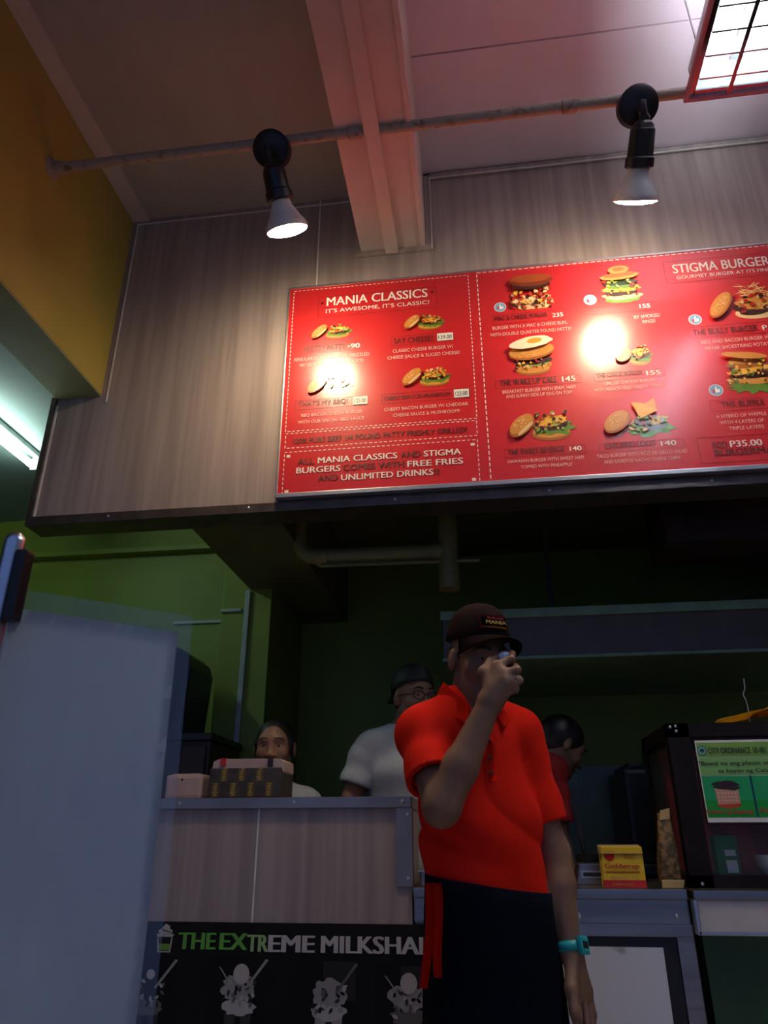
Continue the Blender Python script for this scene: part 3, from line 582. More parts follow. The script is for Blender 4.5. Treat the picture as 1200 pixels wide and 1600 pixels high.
# black display case
dc = thing('display_case', 'black framed glass display case with a green notice on its front', 'display case', (.95, 2.9, .860))
CX0, CX1, CY0, CY1, CZ0, CZ1 = .612, 1.55, 2.655, 3.10, .8605, 1.358
b = bm_()
for x in (CX0, CX1-.045):
    for y in (CY0, CY1-.045): box(b, x, x+(.07 if x == CX0 and y == CY0 else .045), y, y+.045, CZ0, CZ1)
box(b, CX0, CX1, CY0, CY1, CZ0, CZ0+.035); box(b, CX0, CX1, CY0, CY1, CZ1-.045, CZ1)
obj('frame', b, 'black_case', dc)
obj('back_panel', bx(CX0+.045, CX1-.045, CY1-.03, CY1-.01, CZ0+.035, CZ1-.045), 'dark_red', dc)
obj('front_glass', bx(CX0+.07, CX1-.045, CY0+.012, CY0+.017, CZ0+.036, CZ1-.046), 'glass', dc)
obj('side_glass', bx(CX0+.012, CX0+.016, CY0+.046, CY1-.046, CZ0+.036, CZ1-.046), 'glass', dc)
for x, z in ((CX0+.012, CZ1-.012), (CX0+.030, CZ1-.010), (CX0+.030, CZ1-.026), (CX0+.035, CZ0+.012)): obj('screw', lathe(bm_(), (x, CY0, z), (0, -1, 0), [(0, .005), (.002, .005), (.0035, .002)], 10), 'alu', dc, True)
hd = bm_(); loft(hd, [[Vector((x, CY1+.002+.10*math.sin(t), CZ1-.10+.10*math.cos(t))) for t in np.linspace(0, math.pi/2, 8)] + [Vector((x, CY1+.002, CZ1-.10))] for x in (CX0+.01, CX1)]); obj('rear_hood', hd, 'black', dc, True)
nt_ = thing('notice', 'green laminated city ordinance notice fixed to the display case glass', 'notice', (.95, CY0, 1.05))
YP = CY0-.003
def Z5(x, y): p = at(1030+.21875*x, 1050+.21875*y, Y=YP); return p.x, p.z
PX0 = Z5(242, 490)[0]+.004; PX1 = PX0+.34; PZ1 = Z5(242, 490)[1]; PZ0 = Z5(330, 1075)[1]
obj('sheet', bx(PX0, PX1, YP, CY0-.001, PZ0, PZ1), 'sticker', nt_)
zz = [Z5(300, y)[1] for y in (505, 610, 743, 1040)]
P = [(rect(PX0+.003, PX1-.003, zz[1], zz[0]), srgb(125, 170, 85)), (rect(PX0+.003, PX1-.003, zz[2]+.001, zz[1]-.0015), srgb(130, 185, 110)), (rect(PX0+.003, PX1-.003, zz[3], zz[2]-.001), srgb(40, 160, 100)), (rect(PX0+.003, PX1-.003, zz[3], zz[3]+.05), srgb(30, 150, 60))]
xm = Z5(680, 900)[0]; P.append((rect(xm-.003, xm+.003, zz[3], zz[2]), srgb(25, 60, 90)))
c = Z5(305, 562); P += [(oval(*c, .016, .016), srgb(40, 120, 130)), (oval(*c, .012, .012), srgb(150, 190, 170)), (oval(*c, .008, .007), srgb(25, 80, 80))]
c = Z5(485, 880); RW = random.Random(4)
P += [(oval(c[0]+.002, c[1]-.030, .037, .010), srgb(190, 70, 50)), ([(c[0]-.036, c[1]+.022), (c[0]+.038, c[1]+.022), (c[0]+.037, c[1]-.025), (c[0]-.032, c[1]-.028)], srgb(205, 150, 130)), (oval(c[0], c[1]+.028, .042, .014, 0, 18, .5, RW), srgb(45, 60, 50)), (oval(c[0]+.012, c[1]+.032, .03, .012, 0, 14, .4, RW), srgb(60, 40, 50))]
for i in range(6):
    for j in range(3): P.append((oval(c[0]-.026+.0105*i, c[1]-.016+.011*j, .0035, .003, 0, 6), srgb(230, 190, 170)))
pic('print', P, 'print_matte', nt_, YP-.0004, step=.00004)
def nl(s, m, xl, xr, yb, h, bold=.02):
    a, c = Z5(xl, yb), Z5(xr, yb); text(s, m, nt_, a[0], c[0], a[1], abs(Z5(xl, yb-h)[1]-a[1]), YP-.0022, bold)
nl('CITY ORDINANCE 10-481 S', 'ink_black', 352, 800, 585, 46, .03); nl('"Bawal na ang plastic at', 'ink_black', 282, 785, 667, 30); nl('sa bayan ng Cala', 'ink_black', 422, 785, 718, 28)
nl('Gamit ng bayong', 'ink_red', 340, 672, 1012, 34, .03); nl('Ma', 'ink_red', 722, 785, 1005, 34, .03)
gc = thing('green_carton', 'green carton with white label inside the display case', 'carton', (.75, 2.73, .896))
obj('carton', bx(.715, .785, 2.70, 2.76, .8965, 1.01), 'carton_green', gc, bevel=.002)
for z0, z1 in ((.902, .938), (.95, .968)): obj('label', bx(.742, .775, 2.6985, 2.70, z0, z1), 'white_plastic', gc)
rb = thing('red_bag', 'dark red pouch leaning inside the display case', 'pouch', (.84, 2.76, .896))
b = loft(bm_(), [[Vector((x+(z-.9)*-.25+w*math.cos(t), 2.775+.02*math.sin(t), z)) for t in np.linspace(0, 6.283, 14, endpoint=False)] for z, w, x in ((.8965, .034, .842), (.93, .04, .842), (1.0, .045, .842), (1.07, .04, .842), (1.10, .03, .842))]); obj('pouch', b, 'dark_red', rb, True)
obj('seal', bx(.765, .822, 2.77, 2.78, 1.10, 1.115), 'dark_red', rb)
gj = thing('glass_bowl', 'small glass bowl inside the display case', 'bowl', (.872, 2.712, .896))
obj('bowl', lathe(bm_(), (.872, 2.712, .8965), (0, 0, 1), [(0, .015), (.005, .022), (.03, .033), (.055, .036), (.056, .034), (.032, .030), (.01, .02)], 24), 'white_plastic', gj, True)
ly = thing('yellow_wrapper', 'crumpled yellow paper sheets lying on the display case', 'paper', (.95, 2.72, 1.358))
for nm, x0, x1, dz, k in (('sheet', .80, 1.25, 0, 0), ('folded_sheet', .92, 1.22, .018, 1)):
    b = bm_(); G_ = []
    for i in range(15):
        u = i/14; G_.append([Vector((x0+(x1-x0)*u, 2.66+.22*j/6, 1.369+dz+.030*math.sin(math.pi*u)*(1+.3*k)+.006*math.sin(5*u+j))) for j in range(7)])
    loft(b, G_, cap=False, closed=False); bmesh.ops.solidify(b, geom=list(b.faces), thickness=.003); obj(nm, b, 'leaf_yellow', ly, True)
tag(obj('wire_hook', tube(bm_(), [at(1172, 1130, Y=2.75), at(1169, 1108, Y=2.75), at(1166, 1095, Y=2.75), at(1161, 1086, Y=2.75), at(1164, 1075, Y=2.75), at(1162, 1060, Y=2.75)], .0022, 8), 'alu', None, True), 'thin bent wire standing up behind the yellow paper on the display case', 'wire')
# steel dispenser and spatula behind the foil box
sd = thing('steel_dispenser', 'small brushed steel dispenser with a dark slot behind the yellow box', 'dispenser', (.31, 2.82, .860))
obj('housing', prism(bm_(), [(.275, .8605), (.395, .8605), (.395, .925), (.290, .925)], 2.80, 2.92), 'steel', sd, bevel=.006)
obj('slot', bx(.302, .372, 2.797, 2.802, .886, .898), 'black', sd, bevel=.001)
obj('slot_rim', bx(.296, .378, 2.7985, 2.801, .881, .903), 'alu', sd, bevel=.001)
sp = thing('spatula', 'black handled spatula standing upright in a dark cup', 'utensil', (.34, 2.98, .860))
obj('cup', lathe(bm_(), (.345, 3.0, .8605), (0, 0, 1), [(0, .035), (.09, .042), (.09, .038), (.008, .030)], 20), 'black', sp, True)
obj('blade', prism(bm_(), [(.322, .99), (.342, .99), (.334, 1.10), (.322, 1.16), (.310, 1.12)], 2.998, 3.004), 'black', sp, bevel=.001)
obj('handle', cyl(bm_(), (.345, 3.0, .875), (.332, 3.0, 1.0), .009, n=12), 'black', sp, True)
tr = thing('gleam_tray', 'steel tray added for the metal gleam behind the standing man', 'tray', (-.17, 2.75, .860))  # added tray, stands in for a metal gleam on the counter
b = bm_(); box(b, -.235, -.10, 2.68, 2.84, .8605, .868); box(b, -.24, -.235, 2.675, 2.845, .8605, .905); box(b, -.10, -.095, 2.675, 2.845, .8605, .905); box(b, -.235, -.10, 2.675, 2.68, .8605, .905); box(b, -.235, -.10, 2.84, 2.845, .8605, .905); obj('pan', b, 'steel', tr, bevel=.002)
obj('rim', bx(-.245, -.09, 2.67, 2.676, .902, .908), 'alu', tr, bevel=.001)
# ------------------------------------------------------------------ kitchen at the back
kc = thing('kitchen_counter', 'dark kitchen counter with a steel backsplash along the back wall', 'counter', (.9, 3.9, 0))
obj('body', bx(.22, 3.19, 3.62, 4.29, 0, .86), 'dark_brown', kc); obj('worktop', bx(.20, 3.19, 3.60, 4.295, .86, .90), 'steel', kc, bevel=.004)
obj('backsplash', bx(.20, 3.19, 4.26, 4.295, .90, 1.36), 'splash', kc)
fr = thing('fryer', 'dark boxy kitchen appliance on the back counter', 'appliance', (.85, 3.9, .90))
obj('body', bx(.63, 1.15, 3.70, 4.2, .901, 1.30), 'black', fr, bevel=.02); obj('control_knob', lathe(bm_(), (.72, 3.70, .97), (0, -1, 0), [(0, .02), (.02, .018)], 16), 'black_gloss', fr, True); obj('lid', bx(.66, 1.12, 3.73, 4.17, 1.301, 1.33), 'black', fr, bevel=.008)
hd = thing('range_hood', 'grey range hood with pale green rims above the kitchen counter', 'range hood', (1.1, 3.8, 1.74))
obj('canopy', bx(-.165, 3.19, 3.32, 4.29, 1.752, 1.930), 'hood_grey', hd)
obj('upper_rim', bx(-.175, 3.19, 3.30, 4.29, 1.930, 1.972), 'hood_green', hd, bevel=.003); obj('lower_rim', bx(-.172, 3.19, 3.305, 4.29, 1.738, 1.753), 'hood_green', hd, bevel=.003)
for x in (.4, 1.6, 2.8): obj('hanger_strap', bx(x-.015, x+.015, 3.9, 3.905, 1.972, 2.62), 'hood_grey', hd)
dp = thing('drain_pipe', 'olive painted drain pipes with elbows under the kitchen ceiling', 'pipe', (-.5, 3.0, 2.62))
arc = [(-.79+.09*(1-math.cos(t)), 3.0, 2.25-.09*math.sin(t)) for t in np.linspace(0, math.pi/2, 8)]
obj('elbow_run', tube(bm_(), [(-.79, 3.0, 2.62), (-.79, 3.0, 2.40)]+arc+[(-.15, 3.0, 2.155)], .036, 14), 'pipe_olive', dp, True)
obj('downpipe', cyl(bm_(), (-.115, 3.0, 2.62), (-.115, 3.0, 1.98), .045, n=16), 'pipe_olive', dp, True)
obj('thin_pipe', tube(bm_(), [(-.68, 2.98, 2.108), (.02, 2.98, 2.10)], .008, 8), 'pipe_olive', dp, True)
for x in (-.70, -.18): obj('collar', cyl(bm_(), (x, 3.0, 2.155), (x+.05, 3.0, 2.155), .042, n=16), 'pipe_olive', dp, True)
cn = thing('conduit', 'pale green electrical conduit running down the green pillar', 'conduit', (-1.21, 3.59, .8))
obj('vertical_run', bx(-1.222, -1.196, 3.582, 3.6, .0, 2.215), 'conduit', cn, bevel=.003); obj('pillar_run', bx(-1.352, -1.24, 3.586, 3.6, 2.102, 2.118), 'conduit', cn, bevel=.002)
tag(obj('wall_conduit', bx(-1.75, -1.353, 3.906, 3.9195, 2.138, 2.154), 'conduit', None, bevel=.002), 'short level conduit on the green back wall beside the pillar', 'conduit')
cb = thing('dark_cabinet', 'dark brown cabinet against the green wall behind the bar', 'cabinet', (-1.6, 3.35, 0))
obj('body', bx(-1.95, -1.185, 3.17, 3.58, 0, 1.395), 'dark_brown', cb, bevel=.004); obj('top', bx(-1.96, -1.175, 3.15, 3.58, 1.396, 1.425), 'black', cb, bevel=.004)
for x in (-1.94, -1.56):
    d_ = obj('door', bx(x, x+.36, 3.155, 3.17, .06, 1.37), 'dark_brown', cb, bevel=.003); obj('handle', bx(x+.30, x+.315, 3.135, 3.155, .8, .95), 'black', d_, bevel=.003)
bk = thing('black_appliance', 'tall black appliance standing on the dark cabinet by the green wall', 'appliance', (-1.56, 3.35, 1.4255))
b = prism(bm_(), [(-1.82, 1.4255), (-1.345, 1.4255), (-1.325, 1.73), (-1.345, 1.785), (-1.39, 1.82), (-1.48, 1.83), (-1.82, 1.83)], 3.20, 3.50); obj('housing', b, 'black', bk, bevel=.01)
obj('screen', bx(-1.78, -1.38, 3.195, 3.202, 1.48, 1.78), 'black_gloss', bk, bevel=.002)
# ------------------------------------------------------------------ sign stand in the foreground
PA, PB = Vector((-.552, .742, 0)), Vector((-.382, .872, 0)); dS = (PB-PA).normalized(); nS = Vector((dS.y, -dS.x, 0)); LS = (PB-PA).length
MS = Matrix(((dS.x, nS.x, 0, PA.x), (dS.y, nS.y, 0, PA.y), (0, 0, 1, 0), (0, 0, 0, 1)))
st = thing('sign_stand', 'chrome sign stand pole at the left edge close to the camera', 'stand', (PA.x-.012, PA.y, 0))
po = Vector((PA.x+.020, PA.y-.016, 0))
obj('pole', lathe(bm_(), po, (0, 0, 1), [(.02, .0115), (1.318, .0115), (1.324, .010), (1.328, .006)], 20), 'chrome', st, True)
obj('base', lathe(bm_(), po, (0, 0, 1), [(.0, .15), (.012, .15), (.02, .13), (.026, .02)], 32), 'black', st, True)
obj('clip_block', bx(po.x+.0095, po.x+.024, po.y-.010, po.y+.008, 1.222, 1.305), 'black', st, bevel=.004)
b = bm_(); box(b, -.004, .030, -.012, .008, 1.225, 1.262, M=MS); obj('clip', b, 'chrome', st, bevel=.003)
obj('clip_screw', lathe(bm_(), MS @ Vector((.016, .010, 1.245)), nS, [(0, .008), (.004, .008), (.007, .004)], 14), 'black', st, True)
ls = thing('laminated_sign', 'pale blank laminated sheet with clear film border, close in the foreground', 'sign', MS @ Vector((LS/2, 0, .72)))
b = bm_(); n1, n2 = 16, 24
def warp(u, v): return MS @ Vector((LS*u, .008*math.sin(2.2*v+1.0)*u+.004*math.sin(5*v)*u*u, .74+(1.247-.74)*v - .003*u))
G_ = [[warp(i/n1, j/n2) for j in range(n2+1)] for i in range(n1+1)]
loft(b, G_, cap=False, closed=False); bmesh.ops.solidify(b, geom=list(b.faces), thickness=.0006); obj('paper', b, 'sheet_paper', ls, 'all')
b = bm_(); off = nS*.0016
def warp2(u, v): return MS @ Vector((LS*(u*1.10-.02), .008*math.sin(2.2*v+1.0)*u+.004*math.sin(5*v)*u*u, .72+(1.270-.72)*v - .003*u))
G_ = [[warp2(i/n1, j/n2)+nS*.0014 for j in range(n2+1)] for i in range(n1+1)]; loft(b, G_, cap=False, closed=False); obj('clear_film', b, 'film', ls, 'all')
# ------------------------------------------------------------------ people: one continuous surface from blended limbs
class Sdf:
    def __init__(s, lo, hi, h):
        s.lo = np.array(lo, float); s.h = h; s.n = np.ceil((np.array(hi, float)-s.lo)/h).astype(int)+1
        s.d = np.full(s.n, .2, np.float32)
    def _sub(s, lo, hi):
        a = np.clip(np.floor((np.array(lo)-s.lo)/s.h).astype(int), 0, s.n); b = np.clip(np.ceil((np.array(hi)-s.lo)/s.h).astype(int)+1, 0, s.n)
        if (b <= a).any(): return None, None
        sl = tuple(slice(i, j) for i, j in zip(a, b))
        g = np.stack(np.meshgrid(*[s.lo[k]+s.h*np.arange(a[k], b[k]) for k in range(3)], indexing='ij'), -1).astype(np.float32)
        return sl, g
    def _put(s, sl, q, k, sub):
        a = s.d[sl]
        if sub: a, q2 = -a, q
        else: q2 = q
        hh = np.maximum(k-np.abs(a-q2), 0)/max(k, 1e-6); r = np.minimum(a, q2)-hh*hh*k*.25
        s.d[sl] = -r if sub else r
    def cone(s, p0, p1, r0, r1=None, k=.02, wide=None, ff=1., sub=False):
        p0, p1 = np.array(p0, float), np.array(p1, float); r1 = r0 if r1 is None else r1; m = max(r0, r1)*max(ff, 1)+k+3*s.h
        sl, g = s._sub(np.minimum(p0, p1)-m, np.maximum(p0, p1)+m)
        if sl is None: return s
        ax = p1-p0; L2 = ax@ax+1e-12; v = g-p0; t = np.clip((v@ax)/L2, 0, 1); w = v-t[..., None]*ax
        if wide is not None:
            wd = np.array(wide, float); wd /= np.linalg.norm(wd); c = w@wd; w = w-(c*(1-1/ff))[..., None]*wd
        s._put(sl, np.linalg.norm(w, axis=-1)-(r0+(r1-r0)*t), k, sub); return s
    def ell(s, c, r, M=None, k=.02, sub=False):
        c, r = np.array(c, float), np.array(r, float); m = r.max()+k+3*s.h; sl, g = s._sub(c-m, c+m)
        if sl is None: return s
        v = g-c
        if M is not None: v = v@np.array(M)
        q = v/r; n = np.linalg.norm(q, axis=-1); n2 = np.linalg.norm(q/r, axis=-1)+1e-6
        s._put(sl, np.where(n > 1e-3, n*(n-1)/n2, -r.min()), k, sub); return s
    def grid(s): return np.stack(np.meshgrid(*[s.lo[k]+s.h*np.arange(s.n[k]) for k in range(3)], indexing='ij'), -1)
    def mesh(s, name):
        d = s.d; d[0] = d[-1] = .2; d[:, 0] = d[:, -1] = .2; d[:, :, 0] = d[:, :, -1] = .2
        ins = d < 0; nx, ny, nz = d.shape
        cnt = np.zeros((nx-1, ny-1, nz-1), np.int8)
        for i in (0, 1):
            for j in (0, 1):
                for k in (0, 1): cnt += ins[i:nx-1+i, j:ny-1+j, k:nz-1+k]
        act = (cnt > 0) & (cnt < 8); I = np.argwhere(act); idx = np.full(act.shape, -1, np.int64); idx[act] = np.arange(len(I))
        acc = np.zeros((len(I), 3)); num = np.zeros(len(I)); cor = [(i, j, k) for i in (0, 1) for j in (0, 1) for k in (0, 1)]
        val = {c: d[I[:, 0]+c[0], I[:, 1]+c[1], I[:, 2]+c[2]].astype(float) for c in cor}
        for a in cor:
            for ax in range(3):
                if a[ax]: continue
                b = list(a); b[ax] = 1; b = tuple(b); va, vb = val[a], val[b]; x = (va < 0) != (vb < 0)
                t = np.where(x, va/np.where(x, va-vb, 1), 0); p = np.repeat(np.array([a], float), len(I), 0); p[:, ax] += t
                acc[x] += p[x]; num[x] += 1
        V = s.lo+s.h*(I+acc/num[:, None]); Q = []
        for ax in range(3):
            o1, o2 = [(1, 2), (2, 0), (0, 1)][ax]; sa = [slice(None)]*3; sb = [slice(None)]*3; sa[ax] = slice(0, -1); sb[ax] = slice(1, None)
            A, B = ins[tuple(sa)], ins[tuple(sb)]; E_ = np.argwhere(A != B); fl = A[tuple(E_.T)]
            def cell(e, u, v): c = e.copy(); c[:, o1] -= u; c[:, o2] -= v; return idx[tuple(c.T)]
            q = np.stack([cell(E_, 1, 1), cell(E_, 0, 1), cell(E_, 0, 0), cell(E_, 1, 0)], 1); q[~fl] = q[~fl][:, ::-1]; Q.append(q)
        Q = np.concatenate(Q); Q = Q[(Q >= 0).all(1)]
        # one light relaxation pass
        for _ in range(2):
            S = np.zeros_like(V); N = np.zeros(len(V))
            for a, b in ((0, 1), (1, 2), (2, 3), (3, 0)):
                np.add.at(S, Q[:, a], V[Q[:, b]]); np.add.at(N, Q[:, a], 1); np.add.at(S, Q[:, b], V[Q[:, a]]); np.add.at(N, Q[:, b], 1)
            V = V*.5+.5*S/np.maximum(N, 1)[:, None]
        me = bpy.data.meshes.new(name); me.vertices.add(len(V)); me.vertices.foreach_set('co', V.reshape(-1).astype(np.float32))
        me.loops.add(len(Q)*4); me.loops.foreach_set('vertex_index', Q.reshape(-1).astype(np.int32)); me.polygons.add(len(Q))
        me.polygons.foreach_set('loop_start', np.arange(0, len(Q)*4, 4, dtype=np.int32)); me.polygons.foreach_set('loop_total', np.full(len(Q), 4, np.int32))
        me.update(calc_edges=True); me.validate(); return me
    def obj(s, name, m, parent): return link(name, s.mesh(name), m, parent, 'all')
def V3(*a): return np.array(a, float)
def P_(x, y, Y): return np.array(at(x, y, Y=Y))
def head_frame(yaw, pitch, roll=0.):
    """columns: lateral (viewer right when facing us), forward, up; yaw > 0 turns to the viewer's right, pitch > 0 looks up"""
    M = Matrix.Rotation(yaw, 3, 'Z') @ Matrix.Rotation(math.pi, 3, 'Z') @ Matrix.Rotation(pitch, 3, 'X') @ Matrix.Rotation(roll, 3, 'Y')
    return np.array(M)
def add_head(S, c, M, sc=1., neck=None, nr=.056, soft=False):
    L = lambda x, y, z: np.array(c)+M@(np.array([x, y, z])*sc)
    S.ell(L(0, -.012, .030), V3(.074, .094, .084)*sc, M, .02); S.ell(L(0, .030, -.025), V3(.060, .060, .090)*sc, M, .03)
    S.ell(L(0, .062, -.098), V3(.028, .024, .020)*sc, M, .03)
    for s in (-1, 1):
        S.cone(L(.052*s, .0, -.055), L(.022*s, .058, -.10), .020*sc, .018*sc, .03); S.ell(L(.040*s, .060, -.022), V3(.024, .022, .024)*sc, M, .02)
        S.ell(L(.031*s, .098, .008), V3(.019, .013, .008)*sc, M, .012, sub=True); S.ell(L(.080*s, -.012, -.004), V3(.010, .020, .033)*sc, M, .008)
        S.ell(L(.014*s, .096, -.032), V3(.009, .010, .008)*sc, M, .008)
    S.cone(L(-.036, .072 if soft else .078, .032), L(.036, .072 if soft else .078, .032), .011*sc, k=.02); S.cone(L(0, .084, .012), L(0, .102 if soft else .110, -.028), .006*sc, .010*sc if soft else .012*sc, .014)
    S.ell(L(0, .089, -.060), V3(.024, .010, .006)*sc, M, .006); S.ell(L(0, .087, -.071), V3(.021, .011, .007)*sc, M, .006)
    if neck is not None: S.cone(L(0, -.022, -.055), neck, nr, nr+.006, .03)
    return L
def face_bits(t, L, M, sc=1., brow=.005):
    for s in (-1, 1):
        b = bm_(); ball(b, (0, 0, 0), 1, 3)
        for v in b.verts: v.co = Vector(L(.031*s+v.co.x*.0135, .0712+v.co.y*.0118, .006+v.co.z*.0062))
        e = obj('eye', b, 'eye_white', t, 'all'); b = bm_(); ball(b, (0, 0, 0), 1, 2)
        for v in b.verts: v.co = Vector(L(.031*s+v.co.x*.0056, .0792+v.co.y*.0050, .006+v.co.z*.0054))
        obj('iris', b, 'eye_dark', e, 'all')
        b = tube(bm_(), [L(.013*s, .095, .033), L(.032*s, .092, .038), L(.050*s, .078, .032)], [brow*.8, brow, brow*.5], 6); obj('eyebrow', b, 'hair', t, 'all')
    b = tube(bm_(), [L(-.022, .092, -.066), L(0, .099, -.064), L(.022, .092, -.066)], [.002, .004, .002], 6); obj('lips', b, 'lip', t, 'all')
def legs(S, hipL, hipR, yaw_f, foot=True, r=.075, floor=0.):
    f = np.array(yaw_f, float); f /= np.linalg.norm(f)
    for h in (hipL, hipR):
        h = np.array(h); kn = h*V3(1, 1, 0)+V3(0, 0, .47)+f*.015; an = h*V3(1, 1, 0)+V3(0, 0, .09)
        S.cone(h, kn, r, r*.68, .03); S.cone(kn, an, r*.70, r*.5, .02)
        if foot: S.cone(an-V3(0, 0, .03), an+f*.16-V3(0, 0, .055), .045, .035, .02)
def finger(S, pts, r0, r1, k=.005):
    n = len(pts)-1
    for i in range(n): S.cone(pts[i], pts[i+1], r0+(r1-r0)*i/n, r0+(r1-r0)*(i+1)/n, k)
# ---- the man in the red polo
man = thing('person', 'man in red polo, brown cap and navy apron, hand raised to his nose', 'person', (-.02, 2.18, 0))
lat = V3(.91, .40, 0); fwd = V3(.40, -.91, 0)
NK = V3(-.042, 2.165, 1.350); RS = P_(656, 1147, 2.085); LSH = P_(812, 1150, 2.225)
EL = P_(690, 1262, 1.945); WR = P_(765, 1098, 1.955)
EL2 = P_(866, 1330, 2.235); WR2 = P_(893, 1488, 2.185)
HC = P_(748, 1032, 2.135); HM = head_frame(math.radians(28), math.radians(-14))
S = Sdf((-.36, 1.84, -.01), (.34, 2.40, 1.70), .0046)
PEL = V3(-.012, 2.185, .86)
S.cone(PEL, V3(-.03, 2.17, 1.05), .100, .092, .04, lat, 1.42); S.cone(V3(-.03, 2.17, 1.05), V3(-.042, 2.165, 1.24), .092, .10, .04, lat, 1.35)
S.cone(RS*.85+NK*.15, LSH*.85+NK*.15, .052, k=.05); S.cone(NK-V3(0, 0, .03), RS, .045, .045, .05); S.cone(NK-V3(0, 0, .03), LSH, .045, .045, .05)
HL = add_head(S, HC, HM, 1.0, NK-V3(0, 0, .01), .054)
S.cone(RS, EL, .050, .043, .03); S.cone(EL, EL*.62+WR*.38, .046, .044, .02); S.cone(EL*.62+WR*.38, WR, .044, .030, .02)
S.cone(LSH, EL2, .048, .038, .03); S.cone(EL2, EL2*.65+WR2*.35, .040, .040, .02); S.cone(EL2*.65+WR2*.35, WR2, .040, .026, .02)
legs(S, PEL+lat*-.085-V3(0, 0, .02), PEL+lat*.085-V3(0, 0, .02), fwd, True, .082)
# raised right hand, pinching the nose
K = [P_(776, 1040, 1.955), P_(786, 1052, 1.945), P_(789, 1067, 1.945), P_(787, 1081, 1.950)]
PIP = [P_(799, 1030, 1.965), P_(808, 1047, 1.945), P_(811, 1063, 1.945), P_(805, 1077, 1.950)]
DIP = [P_(800, 1022, 1.995), P_(806, 1043, 1.985), P_(806, 1060, 1.985), P_(800, 1075, 1.985)]
TIP = [P_(790, 1021, 2.010), P_(792, 1044, 2.000), P_(790, 1060, 2.000), P_(786, 1076, 1.995)]
for i in range(4):
    S.cone(WR+(K[i]-WR)*.08, K[i], .024, .0155, .02)
    finger(S, [K[i], PIP[i], DIP[i], TIP[i]], .0125 - .001*(i == 3), .0095)
S.cone(WR*.55+K[1]*.45, K[2], .022, .018, .02)
TH = [WR*.65+K[0]*.35, P_(756, 1050, 1.965), P_(768, 1034, 1.985), P_(783, 1024, 2.000)]
finger(S, TH, .018, .0105, .010)
# left hand hanging
K2 = [P_(901, 1552, 2.165), P_(910, 1556, 2.185), P_(916, 1555, 2.205), P_(919, 1549, 2.225)]
E2 = [P_(905, 1592, 2.155), P_(917, 1598, 2.175), P_(924, 1597, 2.195), P_(927, 1585, 2.22)]
T2 = [P_(904, 1632, 2.165), P_(914, 1648, 2.185), P_(921, 1645, 2.205), P_(925, 1622, 2.225)]
for i in range(4):
    S.cone(WR2, K2[i], .022, .014, .015); finger(S, [K2[i], E2[i], T2[i]], .0105, .0085)
finger(S, [WR2+V3(-.004, -.012, -.015), P_(892, 1545, 2.135), P_(898, 1580, 2.125), P_(904, 1610, 2.13)], .017, .010, .012)
man_body = S.obj('body', 'skin', man)
face_bits(man, HL, HM)
# trousers
S = Sdf((-.36, 1.90, .03), (.36, 2.44, .97), .008)
S.cone(PEL-V3(0, 0, .04), PEL-V3(0, 0, .09), .104, .110, .03, lat, 1.40); legs(S, PEL+lat*-.085-V3(0, 0, .03), PEL+lat*.085-V3(0, 0, .03), fwd, False, .094)
S.obj('trousers', 'trouser', man)
for s in (-1, 1):
    a = PEL*V3(1, 1, 0)+lat*.085*s; S = Sdf(a-V3(.13, .24, .005), a+V3(.19, .1, .13), .006); S.cone(a+V3(0, 0, .055), a+fwd*.17+V3(0, 0, .035), .052, .042, .02); S.cone(a+V3(0, 0, .06), a+V3(0, 0, .10), .052, .05, .02); S.d = np.maximum(S.d, -(S.grid()[..., 2]-.001)); S.obj('shoe', 'black', man)
# red polo
S = Sdf((-.36, 1.88, .82), (.34, 2.42, 1.46), .0046)
S.cone(V3(-.012, 2.185, .83), V3(-.028, 2.17, 1.05), .121, .118, .05, lat, 1.38); S.cone(V3(-.028, 2.17, 1.05), V3(-.042, 2.162, 1.23), .118, .116, .05, lat, 1.30)
S.cone(RS*.85+NK*.15, LSH*.85+NK*.15, .068, k=.05); S.cone(NK-V3(0, 0, .02), RS, .055, .060, .05); S.cone(NK-V3(0, 0, .02), LSH, .055, .060, .05)
S.cone(NK+V3(0, .005, .025), RS*.75+NK*.25, .055, .045, .04); S.cone(NK+V3(0, .005, .025), LSH*.75+NK*.25, .055, .045, .04)
SE = RS+(EL-RS)*.66; SE2 = LSH+(EL2-LSH)*.76
g = S.grid(); x, y, z = g[..., 0], g[..., 1], g[..., 2]
u = (g-V3(-.03, 2.16, 1.1))@lat; nrm = np.sin(9*u+2.1*np.sin(7*z)+1.3)
ph = (z*.80+u*1.2)*21+1.6*np.sin(6*u+3*z)+.9*np.sin(13*z-5*u)
fold = (.55-np.abs(np.sin(ph))**.8)*(.013+.007*nrm)*np.clip((1.29-z)*6, 0, 1)*np.clip((z-.90)*9, .15, 1)
S.d += fold.astype(np.float32)
for A, B, E_, r0, r1, inner in ((RS, EL, SE, .060, .074, .057), (LSH, EL2, SE2, .061, .062, .047)):
    T = Sdf((-.36, 1.88, .82), (.34, 2.42, 1.46), .0046); T.cone(A, E_+(E_-A)*.2, r0, r1, .035)
    ax = (E_-A)/np.linalg.norm(E_-A); q = g-E_; t = q@ax; rad = np.linalg.norm(q-t[..., None]*ax, axis=-1)
    fo = np.sin(t*48+u*26+2.0*np.sin(u*12))*.0040*np.clip(-t*9, 0, 1)
    d_ = np.maximum(np.maximum(T.d+fo, t), -np.maximum(rad-inner, -(t+.025)))
    hh = np.maximum(.03-np.abs(S.d-d_), 0)/.03*np.clip((-t-.03)*20, 0, 1); S.d = (np.minimum(S.d, d_)-hh*hh*.0075).astype(np.float32)
q = g-NK; S.d = np.maximum(S.d, .058-np.linalg.norm(q[..., :2], axis=-1)-np.clip((1.335-z)*.9, 0, .2))
